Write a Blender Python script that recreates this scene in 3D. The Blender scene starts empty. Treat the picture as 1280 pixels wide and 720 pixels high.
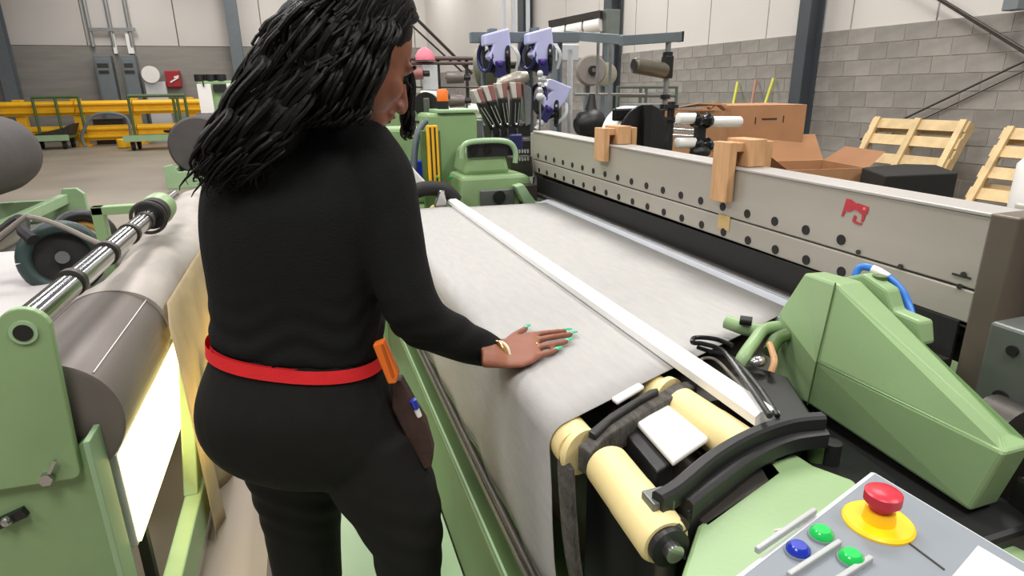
import bpy, bmesh, math, random
from mathutils import Vector, Matrix
random.seed(7)
scene = bpy.context.scene
COL = scene.collection
PI = math.pi

# ------------------------------------------------------------------ camera
FPX, CAMH = 765.0, 1.62                      # focal length in pixels of a 1280 wide frame, eye height
_up = Vector((-35, 2370, 765)).normalized()
_y = Vector((-270, 243, -765)); _y = (_y - _up * _y.dot(_up)).normalized()
_x = _y.cross(_up)
ROT = Matrix((_x, _y, _up))                  # world = ROT @ cam
EYE = Vector((0, 0, CAMH))
cd = bpy.data.cameras.new('camera'); cam = bpy.data.objects.new('camera', cd); COL.objects.link(cam)
cd.sensor_fit = 'HORIZONTAL'; cd.sensor_width = 36; cd.lens = FPX / 1280 * 36; cd.clip_start = .02
cam.matrix_world = Matrix.Translation(EYE) @ ROT.to_4x4()
scene.camera = cam

# ------------------------------------------------------------------ world, lamps, exposure
w = bpy.data.worlds.new('world'); scene.world = w; w.use_nodes = True
w.node_tree.nodes['Background'].inputs[0].default_value = (1.0, .985, .965, 1)
w.node_tree.nodes['Background'].inputs[1].default_value = .20
vs = scene.view_settings
vs.view_transform = 'Standard'; vs.look = 'None'; vs.gamma = 1; vs.use_curve_mapping = False
vs.exposure = -0.22

def area(loc, sx, sy, power, col=(1, .97, .93), rot=(0, 0, 0)):
    l = bpy.data.lights.new('high_bay_light', 'AREA'); l.shape = 'RECTANGLE'; l.size = sx; l.size_y = sy
    l.energy = power; l.color = col
    o = bpy.data.objects.new('high_bay_light', l); COL.objects.link(o); o.location = loc; o.rotation_euler = rot
    return o
for lx in (-5.5, -.6, 4.2):
    for ly in (-1.5, 4.5, 11.5, 18.5, 24.5):
        area((lx, ly, 6.6), 1.4, 2.6, 300 if ly < 15 else 170)

# ------------------------------------------------------------------ point finding (pixel of the photo -> place)
def ray(x, y): return ROT @ Vector((x - 640, 360 - y, -FPX))
def pz(x, y, z): d = ray(x, y); return EYE + d * ((z - CAMH) / d.z)
def py(x, y, v): d = ray(x, y); return EYE + d * (v / d.y)
def px(x, y, v): d = ray(x, y); return EYE + d * (v / d.x)
FH = Vector((-ROT[0][2], -ROT[1][2], 0)).normalized()      # horizontal forward
RH = Vector((FH.y, -FH.x, 0))                              # horizontal right
def pd(x, y, dist): d = ray(x, y); return EYE + d * (dist / (d.x * FH.x + d.y * FH.y))
V = lambda *a: Vector(a)
UP = V(0, 0, 1)

# ------------------------------------------------------------------ materials
def lin(c):
    return tuple(((v / 255) / 12.92 if v / 255 <= .04045 else ((v / 255 + .055) / 1.055) ** 2.4) for v in c)
MATS = {}
def mat(name, col, rough=.5, metal=0., var=.10, scale=6., bump=0., bscale=80., stretch=(1, 1, 1), rnd=0., spec=.5, coat=0.):
    if name in MATS: return MATS[name]
    m = bpy.data.materials.new(name); m.use_nodes = True; nt = m.node_tree; N = nt.nodes; L = nt.links
    b = N['Principled BSDF']; c = lin(col)
    tc = N.new('ShaderNodeTexCoord'); mp = N.new('ShaderNodeMapping'); mp.inputs['Scale'].default_value = stretch
    L.new(tc.outputs['Object'], mp.inputs['Vector'])
    n = N.new('ShaderNodeTexNoise'); n.inputs['Scale'].default_value = scale; n.inputs['Detail'].default_value = 4
    L.new(mp.outputs[0], n.inputs['Vector'])
    r = N.new('ShaderNodeValToRGB')
    r.color_ramp.elements[0].position = .3; r.color_ramp.elements[1].position = .7
    r.color_ramp.elements[0].color = (*[v * (1 - var) for v in c], 1)
    r.color_ramp.elements[1].color = (*[min(1, v * (1 + var)) for v in c], 1)
    L.new(n.outputs['Fac'], r.inputs['Fac'])
    out = r.outputs['Color']
    if rnd:
        oi = N.new('ShaderNodeObjectInfo'); mr = N.new('ShaderNodeMapRange')
        mr.inputs['To Min'].default_value = 1 - rnd; mr.inputs['To Max'].default_value = 1 + rnd
        L.new(oi.outputs['Random'], mr.inputs['Value'])
        hs = N.new('ShaderNodeHueSaturation'); L.new(mr.outputs[0], hs.inputs['Value']); L.new(out, hs.inputs['Color'])
        out = hs.outputs['Color']
    L.new(out, b.inputs['Base Color'])
    b.inputs['Roughness'].default_value = rough; b.inputs['Metallic'].default_value = metal
    b.inputs['Specular IOR Level'].default_value = spec; b.inputs['Coat Weight'].default_value = coat
    if bump:
        n2 = N.new('ShaderNodeTexNoise'); n2.inputs['Scale'].default_value = bscale; n2.inputs['Detail'].default_value = 3
        L.new(mp.outputs[0], n2.inputs['Vector'])
        bp = N.new('ShaderNodeBump'); bp.inputs['Strength'].default_value = bump; bp.inputs['Distance'].default_value = .01
        L.new(n2.outputs['Fac'], bp.inputs['Height']); L.new(bp.outputs[0], b.inputs['Normal'])
    MATS[name] = m
    return m
def glow(name, col, strength):
    m = bpy.data.materials.new(name); m.use_nodes = True; b = m.node_tree.nodes['Principled BSDF']
    b.inputs['Base Color'].default_value = (*lin(col), 1); b.inputs['Emission Color'].default_value = (*lin(col), 1)
    b.inputs['Emission Strength'].default_value = strength
    return m
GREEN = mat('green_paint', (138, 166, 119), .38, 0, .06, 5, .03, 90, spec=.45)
GREEN_D = mat('green_dark_and_shade', (80, 104, 58), .45, 0, .10, 5)  # dark green parts; also paints in the shade on the loom's lower front
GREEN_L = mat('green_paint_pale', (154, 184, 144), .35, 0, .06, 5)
CONC = mat('concrete_floor', (136, 126, 113), .42, 0, .22, .55, .02, 20)
BLOCK = mat('concrete_block', (142, 138, 132), .9, 0, .16, 4, .25, 45, rnd=.13)
MORTAR = mat('mortar', (166, 162, 155), .95, 0, .08, 8)
BLOCKFAR = mat('block_wall_far', (142, 139, 133), .9, 0, .10, 3, stretch=(.3, 1, 2.5))
WHITEP = mat('white_wall_panel', (206, 201, 196), .55, 0, .03, .6)
SEAM = mat('panel_seam', (150, 146, 142), .7)
STEELCOL = mat('column_paint', (66, 71, 77), .5, 0, .08, 3)
STEELCOLL = mat('column_paint_grey', (104, 111, 116), .5, 0, .08, 3)
GREYCAB = mat('grey_cabinet_paint', (112, 120, 124), .5, 0, .05, 4)
PIPE = mat('galvanised_pipe', (150, 152, 152), .4, .5, .06, 10)
YELLOW = mat('safety_yellow', (244, 186, 30), .45, 0, .06, 5)
BEAM = mat('beam_steel', (176, 171, 160), .42, .35, .10, 3, .03, 60, stretch=(1, .35, 2))
BEAMTOP = mat('beam_top_steel', (186, 182, 178), .38, .3, .05, 3)
STEEL = mat('bright_steel', (190, 190, 190), .22, .95, .05, 20)
CHROME = mat('chrome', (200, 202, 206), .13, 1., .02, 20)
DKSTEEL = mat('dark_steel', (72, 68, 64), .45, .6, .15, 8, .05)
GREYPLATE = mat('grey_plate', (112, 116, 112), .4, .5, .1, 5)
BLACK = mat('black_plastic', (26, 26, 27), .45, 0, .2, 12)
BLACKGL = mat('black_gloss', (20, 20, 22), .22, 0, .2, 12)
RUBBER = mat('black_rubber', (24, 24, 25), .7, 0, .15, 14, .1, 120)
GAP = mat('gap_and_hole_dark', (22, 21, 21), .6, 0, .3, 20, stretch=(1, 6, 1))  # black that paints the shade inside the beam gap and bolt holes
CLOTH = mat('grey_white_cloth', (168, 166, 164), .85, 0, .05, 55, .12, 380, stretch=(1, .25, 1))
CLOTHE = mat('cloth_selvedge', (214, 212, 210), .8, 0, .04, 14)
SHEET = mat('bluish_reed_sheet', (196, 200, 208), .35, .1, .04, 8)
WHITE = mat('white_plastic', (240, 238, 234), .35, 0, .02, 8)
BARW = mat('white_temple_bar', (240, 239, 236), .35, 0, .02, 8)
CREAM = mat('cream_roller_rubber', (236, 216, 156), .45, 0, .07, 7, .02, 60)
MESHB = mat('black_emery_wrap', (74, 70, 66), .8, 0, .45, 26, .5, 60, stretch=(3, 1, 1))
WOOD = mat('bracket_wood', (196, 152, 108), .65, 0, .14, 10, .06, 40, stretch=(6, 6, 1))
PALLET = mat('pallet_wood', (214, 188, 142), .75, 0, .14, 7, .08, 40, rnd=.10)
CARD = mat('cardboard', (178, 132, 94), .8, 0, .07, 5)
CARDD = mat('cardboard_inside', (150, 108, 76), .85, 0, .08, 5)
INK = mat('box_print', (70, 50, 40), .8)
GLUEY = mat('reed_stain', (198, 168, 112), .6, .2, .1, 9)
ROLLG = mat('dark_fabric_roll', (78, 74, 74), .75, 0, .10, 6, .08, 160)
WRAP = mat('grey_fabric_roll', (112, 104, 100), .42, .15, .14, 5, .05, 40, stretch=(1, .3, 1))
WRAPL = mat('pale_fabric_wrap', (158, 151, 144), .55, 0, .28, 5, .1, 30, stretch=(1, .5, 1))
RED = mat('signal_red', (196, 34, 42), .4, 0, .05, 6)
REDBOX = mat('fire_box_red', (160, 34, 42), .4, 0, .08, 6)
REDBAND = mat('red_waistband', (214, 26, 34), .75, 0, .08, 20, .1, 200)
ORANGE = mat('orange_plastic', (238, 118, 34), .4, 0, .05, 6)
BLUE = mat('blue_hose', (44, 116, 208), .35, 0, .06, 9)
BLUEB = mat('blue_button', (24, 48, 168), .2, 0, .05, 9, coat=.6)
GREENB = mat('green_button', (28, 190, 84), .2, 0, .08, 9, coat=.6)
PANEL = mat('panel_face', (124, 131, 138), .5, .0, .03, 4)
PANELW = mat('panel_rim', (206, 209, 212), .35, .1, .02, 4)
KNIT = mat('black_knit', (15, 15, 16), .9, 0, .12, 30, .25, 260, spec=.25)
DENIM = mat('black_trousers', (22, 21, 19), .85, 0, .12, 22, .15, 300, spec=.25)
SKIN = mat('brown_skin', (136, 82, 60), .5, 0, .08, 14, .03, 120)
LIP = mat('lip', (140, 66, 62), .4)
HAIR = mat('black_hair', (11, 9, 9), .55, 0, .3, 40, .2, 90, spec=.22)
GOLD = mat('gold', (232, 196, 120), .2, .9, .05, 20)
NAIL = mat('teal_nail', (36, 186, 132), .18, 0, .05, 20, coat=.7)
LEATHER = mat('brown_leather', (60, 38, 33), .6, 0, .2, 20, .15, 90)
LILAC = mat('lilac_feeder_head', (200, 202, 246), .3, 0, .06, 10, coat=.4)
NAVY = mat('navy_feeder_body', (38, 38, 92), .4, 0, .1, 10)
PINK = mat('pink_cone', (222, 122, 140), .6, 0, .06, 10)
ROSE = mat('rose_nozzle', (150, 98, 96), .5, 0, .1, 10)
CONE = mat('grey_green_cone', (134, 134, 118), .75, 0, .08, 12)
BEAMG = mat('creel_grey', (112, 122, 128), .45, .2, .06, 5)
OLIVE = mat('olive_tube', (96, 92, 80), .4, .2, .1, 6)
LIME = mat('lime_pole', (206, 208, 66), .5)
TERRA = mat('terracotta_pole', (170, 120, 100), .6)
SHOE = mat('shoe_black', (28, 28, 30), .6)
CABLE = mat('grey_cable', (120, 112, 104), .5)
LAMPW = glow('lit_diffuser', (255, 232, 160), 6.0)

DRAPE = bpy.data.materials.new('hanging_fabric'); DRAPE.use_nodes = True
def _drape():
    nt = DRAPE.node_tree; N = nt.nodes; L = nt.links; N.remove(N['Principled BSDF'])
    tc = N.new('ShaderNodeTexCoord'); n = N.new('ShaderNodeTexNoise'); n.inputs['Scale'].default_value = 9
    L.new(tc.outputs['Object'], n.inputs['Vector'])
    r = N.new('ShaderNodeValToRGB'); r.color_ramp.elements[0].color = (*lin((196, 182, 150)), 1); r.color_ramp.elements[1].color = (*lin((222, 208, 176)), 1)
    L.new(n.outputs['Fac'], r.inputs['Fac'])
    d = N.new('ShaderNodeBsdfDiffuse'); t = N.new('ShaderNodeBsdfTranslucent'); mx = N.new('ShaderNodeMixShader'); mx.inputs[0].default_value = .55
    L.new(r.outputs[0], d.inputs[0]); L.new(r.outputs[0], t.inputs[0]); L.new(d.outputs[0], mx.inputs[1]); L.new(t.outputs[0], mx.inputs[2])
    L.new(mx.outputs[0], N['Material Output'].inputs[0])
_drape()

# ------------------------------------------------------------------ mesh builder
def frame(d):
    d = d.normalized(); a = UP if abs(d.z) < .95 else V(1, 0, 0)
    u = d.cross(a).normalized(); return u, u.cross(d).normalized()
class MB:
    def __init__(s): s.v = []; s.f = []
    def add(s, vs_, fs): o = len(s.v); s.v += [Vector(p) for p in vs_]; s.f += [[i + o for i in f] for f in fs]; return s
    def box(s, a, b, rz=0, tilt=None):
        """box between corners a and b; rz turns it about its centre"""
        a = Vector(a); b = Vector(b); c = (a + b) / 2; h = (b - a) / 2
        M = Matrix.Rotation(rz, 3, 'Z')
        if tilt: M = M @ tilt
        p = [c + M @ V(h.x * i, h.y * j, h.z * k) for i in (-1, 1) for j in (-1, 1) for k in (-1, 1)]
        return s.add(p, [(0, 1, 3, 2), (4, 6, 7, 5), (0, 4, 5, 1), (2, 3, 7, 6), (0, 2, 6, 4), (1, 5, 7, 3)])
    def bar(s, p, q, wdt, hgt, upv=UP):
        """rectangular bar from p to q"""
        p = Vector(p); q = Vector(q); d = (q - p).normalized(); u = d.cross(upv)
        if u.length < .05: u = d.cross(V(1, 0, 0))
        u.normalize(); t = u.cross(d)
        pts = [e + u * (wdt / 2 * i) + t * (hgt / 2 * j) for e in (p, q) for i, j in ((-1, -1), (1, -1), (1, 1), (-1, 1))]
        return s.add(pts, [(3, 2, 1, 0), (4, 5, 6, 7), (0, 1, 5, 4), (1, 2, 6, 5), (2, 3, 7, 6), (3, 0, 4, 7)])
    def loft(s, rings, cap=True):
        n = len(rings[0]); o = len(s.v)
        for r in rings: s.v += [Vector(p) for p in r]
        for i in range(len(rings) - 1):
            for j in range(n):
                k = (j + 1) % n
                s.f.append([o + i * n + j, o + i * n + k, o + (i + 1) * n + k, o + (i + 1) * n + j])
        if cap: s.f.append([o + j for j in range(n)][::-1]); s.f.append([o + (len(rings) - 1) * n + j for j in range(n)])
        return s
    def cyl(s, p, q, r, n=20, r2=None):
        p = Vector(p); q = Vector(q); u, t = frame(q - p); r2 = r if r2 is None else r2
        ring = lambda c, rr: [c + (u * math.cos(2 * PI * i / n) + t * math.sin(2 * PI * i / n)) * rr for i in range(n)]
        return s.loft([ring(p, r), ring(q, r2)])
    def lathe(s, p, q, prof, n=24):
        """prof = [(t along p-q in 0..1, radius)]"""
        p = Vector(p); q = Vector(q); u, t = frame(q - p)
        return s.loft([[p.lerp(q, a) + (u * math.cos(2 * PI * i / n) + t * math.sin(2 * PI * i / n)) * r for i in range(n)] for a, r in prof])
    def tube(s, pts, r, n=8, taper=None, smooth=True):
        pts = [Vector(p) for p in pts]
        if smooth and len(pts) > 2: pts = spline(pts)
        u = None; rings = []
        for i, p in enumerate(pts):
            d = (pts[min(i + 1, len(pts) - 1)] - pts[max(i - 1, 0)])
            if d.length < 1e-6: d = V(0, 0, 1)
            d.normalize()
            if u is None: u = frame(d)[0]
            u = (u - d * u.dot(d))
            u = u.normalized() if u.length > 1e-5 else frame(d)[0]
            t = d.cross(u); rr = r * (taper(i / (len(pts) - 1)) if taper else 1)
            rings.append([p + (u * math.cos(2 * PI * k / n) + t * math.sin(2 * PI * k / n)) * rr for k in range(n)])
        return s.loft(rings)
    def ell(s, c, axes, n=16, m=10):
        """ellipsoid; axes = three vectors"""
        c = Vector(c); a, b, d = [Vector(x) for x in axes]; o = len(s.v)
        rings = []
        for i in range(1, m):
            th = PI * i / m
            rings.append([c + d * math.cos(th) + (a * math.cos(2 * PI * j / n) + b * math.sin(2 * PI * j / n)) * math.sin(th) for j in range(n)])
        s.loft(rings, cap=False)
        top = len(s.v); s.v += [c + d, c - d]
        for j in range(n):
            k = (j + 1) % n
            s.f.append([top, o + k, o + j]); s.f.append([top + 1, o + (m - 2) * n + j, o + (m - 2) * n + k])
        return s
    def ball(s, c, r, n=14, m=8): return s.ell(c, (V(r, 0, 0), V(0, r, 0), V(0, 0, r)), n, m)
    def prism(s, poly, off):
        """polygon of 3-D points pushed along off"""
        poly = [Vector(p) for p in poly]; off = Vector(off); n = len(poly)
        return s.add(poly + [p + off for p in poly], [list(range(n))[::-1], list(range(n, 2 * n))] + [[i, (i + 1) % n, n + (i + 1) % n, n + i] for i in range(n)])
    def torus(s, c, nrm, R, r, n=28, m=8, a0=0, a1=2 * PI):
        u, t = frame(Vector(nrm)); c = Vector(c); full = abs(a1 - a0 - 2 * PI) < 1e-6
        pts = [c + (u * math.cos(a0 + (a1 - a0) * i / n) + t * math.sin(a0 + (a1 - a0) * i / n)) * R for i in range(n + 1)]
        return s.tube(pts, r, m, smooth=False)
    def build(s, name, m, parent=None, smooth=False, bevel=0, origin=None, sub=0):
        me = bpy.data.meshes.new(name)
        po = parent['_o'] if parent is not None and '_o' in parent else (0, 0, 0)
        pw = Vector(po)
        if parent is None:
            if origin is None:
                xs = [p.x for p in s.v]; ys = [p.y for p in s.v]; zs = [p.z for p in s.v]
                origin = V((min(xs) + max(xs)) / 2, (min(ys) + max(ys)) / 2, min(zs))
            org = Vector(origin)
        else: org = pw
        me.from_pydata([p - org for p in s.v], [], s.f); me.update()
        bm = bmesh.new(); bm.from_mesh(me); bmesh.ops.recalc_face_normals(bm, faces=bm.faces); bm.to_mesh(me); bm.free()
        if smooth:
            for p in me.polygons: p.use_smooth = True
            try: me.set_sharp_from_angle(angle=math.radians(42))
            except Exception: pass
        me.materials.append(m)
        o = bpy.data.objects.new(name, me); COL.objects.link(o)
        if parent is None: o.location = org
        else: o.parent = parent
        o['_o'] = tuple(org)
        if bevel:
            b = o.modifiers.new('bevel', 'BEVEL'); b.width = bevel; b.segments = 2; b.limit_method = 'ANGLE'
        return o
def spline(pts, k=6):
    out = []
    for i in range(len(pts) - 1):
        a = pts[max(i - 1, 0)]; b = pts[i]; c = pts[i + 1]; d = pts[min(i + 2, len(pts) - 1)]
        for j in range(k):
            t = j / k
            out.append(.5 * ((2 * b) + (c - a) * t + (2 * a - 5 * b + 4 * c - d) * t * t + (3 * b - a - 3 * c + d) * t ** 3))
    out.append(pts[-1]); return out
def tag(o, label, cat, group=None):
    o['label'] = label; o['category'] = cat
    if group: o['group'] = group
    return o
def thing(name, label, cat, loc, group=None):
    o = bpy.data.objects.new(name, None); COL.objects.link(o); o.location = loc; o['_o'] = tuple(loc); o.empty_display_size = .05
    return tag(o, label, cat, group)
def struct(o): o['kind'] = 'structure'; return o

# ================================================================== THE HALL
struct(MB().box((-22, -5, -.1), (9, 28.2, 0)).build('floor', CONC))
# ---- back wall, far away: block base and white panels above
YB = 27.6
wb = struct(MB().box((-22, YB, 0), (8, YB + .3, 3.38)).build('wall_back', BLOCKFAR))
for i in range(10):
    x0 = -22 + i * 3.0
    MB().box((x0 + .02, YB + .02, 3.40), (x0 + 2.98, YB + .25, 9)).build('panel', WHITEP, wb)
MB().box((-22, YB + .1, 3.36), (8, YB + .3, 9)).build('seam_strip', SEAM, wb)
# ---- right wall
ANG = math.radians(5)
WP = pd(1160, 106, 7.9); WP.z = 0
WU = V(-math.sin(ANG), math.cos(ANG), 0); WN = V(-math.cos(ANG), -math.sin(ANG), 0)
def W(s_, n_, z_): return WP + WU * s_ + WN * n_ + UP * z_
def wall_s(x):                                 # distance along the wall of a photo column
    d = ray(x, 100); a = d.x; b = d.y
    t = (WP.x * WN.x + WP.y * WN.y) / (a * WN.x + b * WN.y)
    p = V(a * t, b * t, 0); return (p - WP).dot(WU)
BH, BW = .2032, .4064
ZT = 12 * BH - .09
def wbar(mb, s0, s1, n0, n1, z0, z1):
    return mb.prism([W(s0, n0, z0), W(s1, n0, z0), W(s1, n1, z0), W(s0, n1, z0)], (0, 0, z1 - z0))
wr = struct(wbar(MB(), -9, 22.6, -.3, -.002, 0, ZT).build('wall_right', MORTAR))
wr_o = Vector(wr['_o'])
bmesh_block = MB().box((-BW / 2 + .006, -.02, -BH / 2 + .006), (BW / 2 - .006, .012, BH / 2 - .006))
bme = bpy.data.meshes.new('block'); bme.from_pydata(bmesh_block.v, [], bmesh_block.f); bme.materials.append(BLOCK)
nb = 0
for row in range(4, 12):
    z = ZT - (12 - row) * BH + BH / 2
    off = (row % 2) * BW / 2
    for k in range(-6, 30):
        if nb >= 298: break
        s_ = k * BW + off
        o = bpy.data.objects.new('block', bme); COL.objects.link(o); o.parent = wr
        o.location = W(s_, -.006, z) - wr_o; o.rotation_euler = (0, 0, ANG + PI / 2); nb += 1
rest = MB()
for row in range(0, 12):
    z = ZT - (12 - row) * BH + BH / 2; off = (row % 2) * BW / 2
    for k in list(range(-6, 50)):
        if row >= 4 and k < 30: continue
        wbar(rest, k * BW + off - BW / 2 + .006, k * BW + off + BW / 2 - .006, -.02, .0, z - BH / 2 + .006, z + BH / 2 - .006)
ro = rest.build('block_courses', BLOCK, wr); ro['kind'] = 'stuff'
seams = [-9, -6.2, -3.4] + sorted(wall_s(x) for x in (1155, 1052, 950, 880, 828, 790, 745, 705, 660)) + [22.6]
for a, b in zip(seams[:-1], seams[1:]):
    wbar(MB(), a + .012, b - .012, -.28, -.03, ZT + .002, 8.5).build('panel', WHITEP, wr)
wbar(MB(), -9, 22.6, -.32, -.05, ZT + .002, 8.5).build('seam_strip', SEAM, wr)
# ---- steel columns
def column(name, base, ux, wd, dp, label, m=STEELCOL):
    t = thing(name, label, 'column', base, 'steel wall columns')
    un = V(-ux.y, ux.x, 0)
    def slab(a0, a1, b0, b1, nm):
        p = [base + ux * i + un * j for i, j in ((a0, b0), (a1, b0), (a1, b1), (a0, b1))]
        return MB().prism(p, (0, 0, 7.5)).build(nm, m, t)
    slab(-wd / 2, wd / 2, -dp / 2, -dp / 2 + .025, 'flange'); slab(-wd / 2, wd / 2, dp / 2 - .025, dp / 2, 'flange')
    slab(-.02, .02, -dp / 2 + .025, dp / 2 - .025, 'web')
    q = [base + ux * i + un * j for i, j in ((-wd * .7, -dp * .7), (wd * .7, -dp * .7), (wd * .7, dp * .7), (-wd * .7, dp * .7))]
    MB().prism(q, (0, 0, .03)).build('base_plate', m, t)
    return t
for x, lab, wd in ((1014, 'dark steel column rising behind the closed cardboard box', .20), (771, 'dark steel column behind the grey creel crossbar', .30), (663, 'dark steel column behind the purple feeders in the far corner', .36)):
    s_ = wall_s(x); column('steel_column', W(s_, .16, 0), WU, wd, .28, lab)
for x, lab, m in ((300, 'grey steel column on back wall left of the hair', STEELCOLL), (10, 'grey steel column at the left edge of the back wall', STEELCOLL)):
    p = py(x, 90, YB - .3); p.z = 0; column('steel_column', p, V(1, 0, 0), .42, .4, lab, m)
# ---- brace rods on the walls
def rod(a, b, r, label, cat='brace rod', g=None):
    return tag(MB().cyl(a, b, r, 8).build('brace_rod', DKSTEEL), label, cat, g)
def on_wall(x, y, n_=.10):
    d = ray(x, y); nn = WN; t = ((WP + WN * n_) - EYE).dot(nn) / d.dot(nn); return EYE + d * t
def ext(a, b, k): return a + (b - a) * k
a, b = on_wall(1178, 0, .12), on_wall(1290, 68, .12); rod(ext(a, b, -.5), ext(a, b, 1.3), .017, 'upper dark brace rod sloping down to the right across the block wall')
a, b = on_wall(1212, 24, .06), on_wall(1290, 72, .06); rod(ext(a, b, -.6), ext(a, b, 1.2), .011, 'thin rod just under the upper brace rod on the block wall')
a, b = on_wall(1135, 146, .10), on_wall(1290, 72, .10); rod(ext(a, b, -.5), ext(a, b, 1.2), .013, 'lower dark brace rod rising to the right above the pallets')
a, b = on_wall(1160, 146, .04), on_wall(1290, 84, .04); rod(ext(a, b, -.5), ext(a, b, 1.2), .008, 'thin rod just below the lower brace rod above the pallets')
a, b = py(497, 0, 21), py(590, 92, 21); rod(ext(a, b, -.6), b, .05, 'diagonal brace rod on the white back wall right of the face')
a, b = py(480, 0, 20.6), py(578, 90, 20.6); rod(ext(a, b, -.4), b, .03, 'thinner diagonal brace rod beside the other on the back wall')
# junction box on the ledge, top right
p = on_wall(1268, 9, .16)
jt = thing('junction_box', 'small grey junction box on top of the block wall at right', 'junction box', V(p.x, p.y, ZT), None)
MB().box(p + V(-.09, -.09, ZT - p.z), p + V(.07, .07, ZT - p.z + .16)).build('box', GREYCAB, jt, bevel=.01)
MB().cyl(V(p.x, p.y, ZT + .16), V(p.x, p.y, ZT + 1.6), .018, 8).build('conduit', PIPE, jt)

# ---- things along the far wall
def boxpx(mb, x0, y0, x1, y1, Y, dep):
    a = py(x0, y0, Y); b = py(x1, y1, Y)
    return mb.box((min(a.x, b.x), Y, min(a.z, b.z)), (max(a.x, b.x), Y + dep, max(a.z, b.z)))
YC = YB - .45
for x0, x1, lab in ((115, 148, 'grey electrical cabinet, the left one of the pair on the back wall'), (149, 178, 'grey electrical cabinet, the right one of the pair on the back wall')):
    a = py(x0, 69, YC); b = py(x1, 123, YC)
    t = thing('electrical_cabinet', lab, 'cabinet', V((a.x + b.x) / 2, YC + .2, 0), 'electrical cabinets on the back wall')
    MB().box((a.x, YC, 0), (b.x, YC + .43, a.z)).build('body', GREYCAB, t, bevel=.02)
    MB().box((a.x + .06, YC - .03, .25), (b.x - .06, YC, a.z - .12)).build('door', GREYCAB, t, bevel=.01)
    xm = (a.x + b.x) / 2
    MB().box((xm - .16, YC - .06, a.z - .62), (xm + .16, YC - .03, a.z - .52)).build('handle', DKSTEEL, t)
    MB().box((a.x + .1, YC - .045, a.z - .42), (b.x - .1, YC - .03, a.z - .28)).build('vent', DKSTEEL, t)
for x, lab in ((117, 'conduit pipe climbing from the left edge of the grey cabinets'), (143, 'conduit pipe climbing from the middle of the grey cabinets'), (166, 'conduit pipe climbing from the right edge of the grey cabinets')):
    p = py(x, 60, YB - .12); tag(MB().cyl(V(p.x, p.y, 3.35), V(p.x, p.y, 8), .07, 10).build('conduit_pipe', PIPE), lab, 'pipe')
a, b = py(112, 37, YB - .18), py(169, 37, YB - .18); tag(MB().bar(a, b, .08, .12).build('conduit_strut', PIPE), 'horizontal strut tying the conduit pipes above the grey cabinets', 'strut')
for x0, x1, lab in ((138, 147, 'white duct panel between the conduits above the cabinets'), (156, 168, 'wider white duct panel at the right of the conduits')):
    o = boxpx(MB(), x0, 42, x1, 67, YB - .16, .14).build('duct_panel', WHITE); tag(o, lab, 'panel')
p = py(188, 93, YB - .5)
t = thing('wall_gauge', 'white round dial on a pale grey pillar box by the back wall', 'dial', V(p.x, YB - .25, 0))
MB().box((p.x - .28, YB - .35, 0), (p.x + .42, YB - .02, p.z - .25)).build('pillar_box', PANELW, t, bevel=.02)
MB().cyl((p.x, YB - .5, p.z), (p.x, YB - .36, p.z), .30, 28).build('dial', WHITE, t)
a = py(205, 88, YB - .3); b = py(227, 109, YB - .3)
t = thing('fire_hose_box', 'dark red wall box with a white mark on the block wall', 'fire box', V((a.x + b.x) / 2, YB - .15, b.z))
MB().box((a.x, YB - .3, b.z), (b.x, YB, a.z)).build('box', REDBOX, t, bevel=.03)
mk = MB(); xm = (a.x + b.x) / 2; zm = (a.z + b.z) / 2
mk.bar((xm - .1, YB - .32, zm - .12), (xm + .2, YB - .32, zm + .05), .02, .05); mk.bar((xm + .05, YB - .32, zm + .05), (xm + .22, YB - .32, zm + .1), .02, .06)
mk.build('white_mark', WHITE, t)
# red tag on the back wall
o = boxpx(MB(), 560, 30, 564, 49, YB - .05, .04).build('red_wall_tag', PINK); tag(o, 'narrow faded red tag on the white back wall', 'sign')
# ---- yellow guard rails
YR = 25.2
def rail_x(x, Y=YR): return py(x, 150, Y).x
xs0, xs1 = rail_x(4), rail_x(262)
t = thing('guard_rail', 'yellow two-tier steel guard rail standing before the far block wall', 'guard rail', V((xs0 + xs1) / 2, YR, 0))
zt0, zt1 = py(100, 144, YR).z, py(100, 126, YR).z
zb0, zb1 = py(100, 176, YR).z, py(100, 157, YR).z
def wrail(z0, z1, xa, xb):
    h = z1 - z0; m = MB()
    pr = [(0, 0), (-.03, .12), (-.12, .2), (-.12, .3), (-.03, .4), (-.03, .6), (-.12, .7), (-.12, .8), (-.03, .88), (0, 1)]
    poly = [V(xa, YR - .06 + a, z0 + b * h) for a, b in pr] + [V(xa, YR - .02 + a, z0 + b * h) for a, b in reversed(pr)]
    return m.prism(poly, (xb - xa, 0, 0))
posts = [rail_x(x) for x in (26, 98, 170, 240)]
for a, b in zip([xs0] + posts[1:-1], posts[1:-1] + [xs1]):
    wrail(zt0, zt1, a + .02, b - .02).build('rail', YELLOW, t, smooth=True); wrail(max(zb0, .12), zb1, a + .02, b - .02).build('rail', YELLOW, t, smooth=True)
for x in posts:
    pp = MB().box((x - .14, YR + .02, 0), (x + .14, YR + .28, zt1 + .06)).build('post', YELLOW, t, bevel=.02)
    MB().box((x - .25, YR - .1, 0), (x + .25, YR + .4, .04)).build('foot_plate', YELLOW, t)
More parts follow.
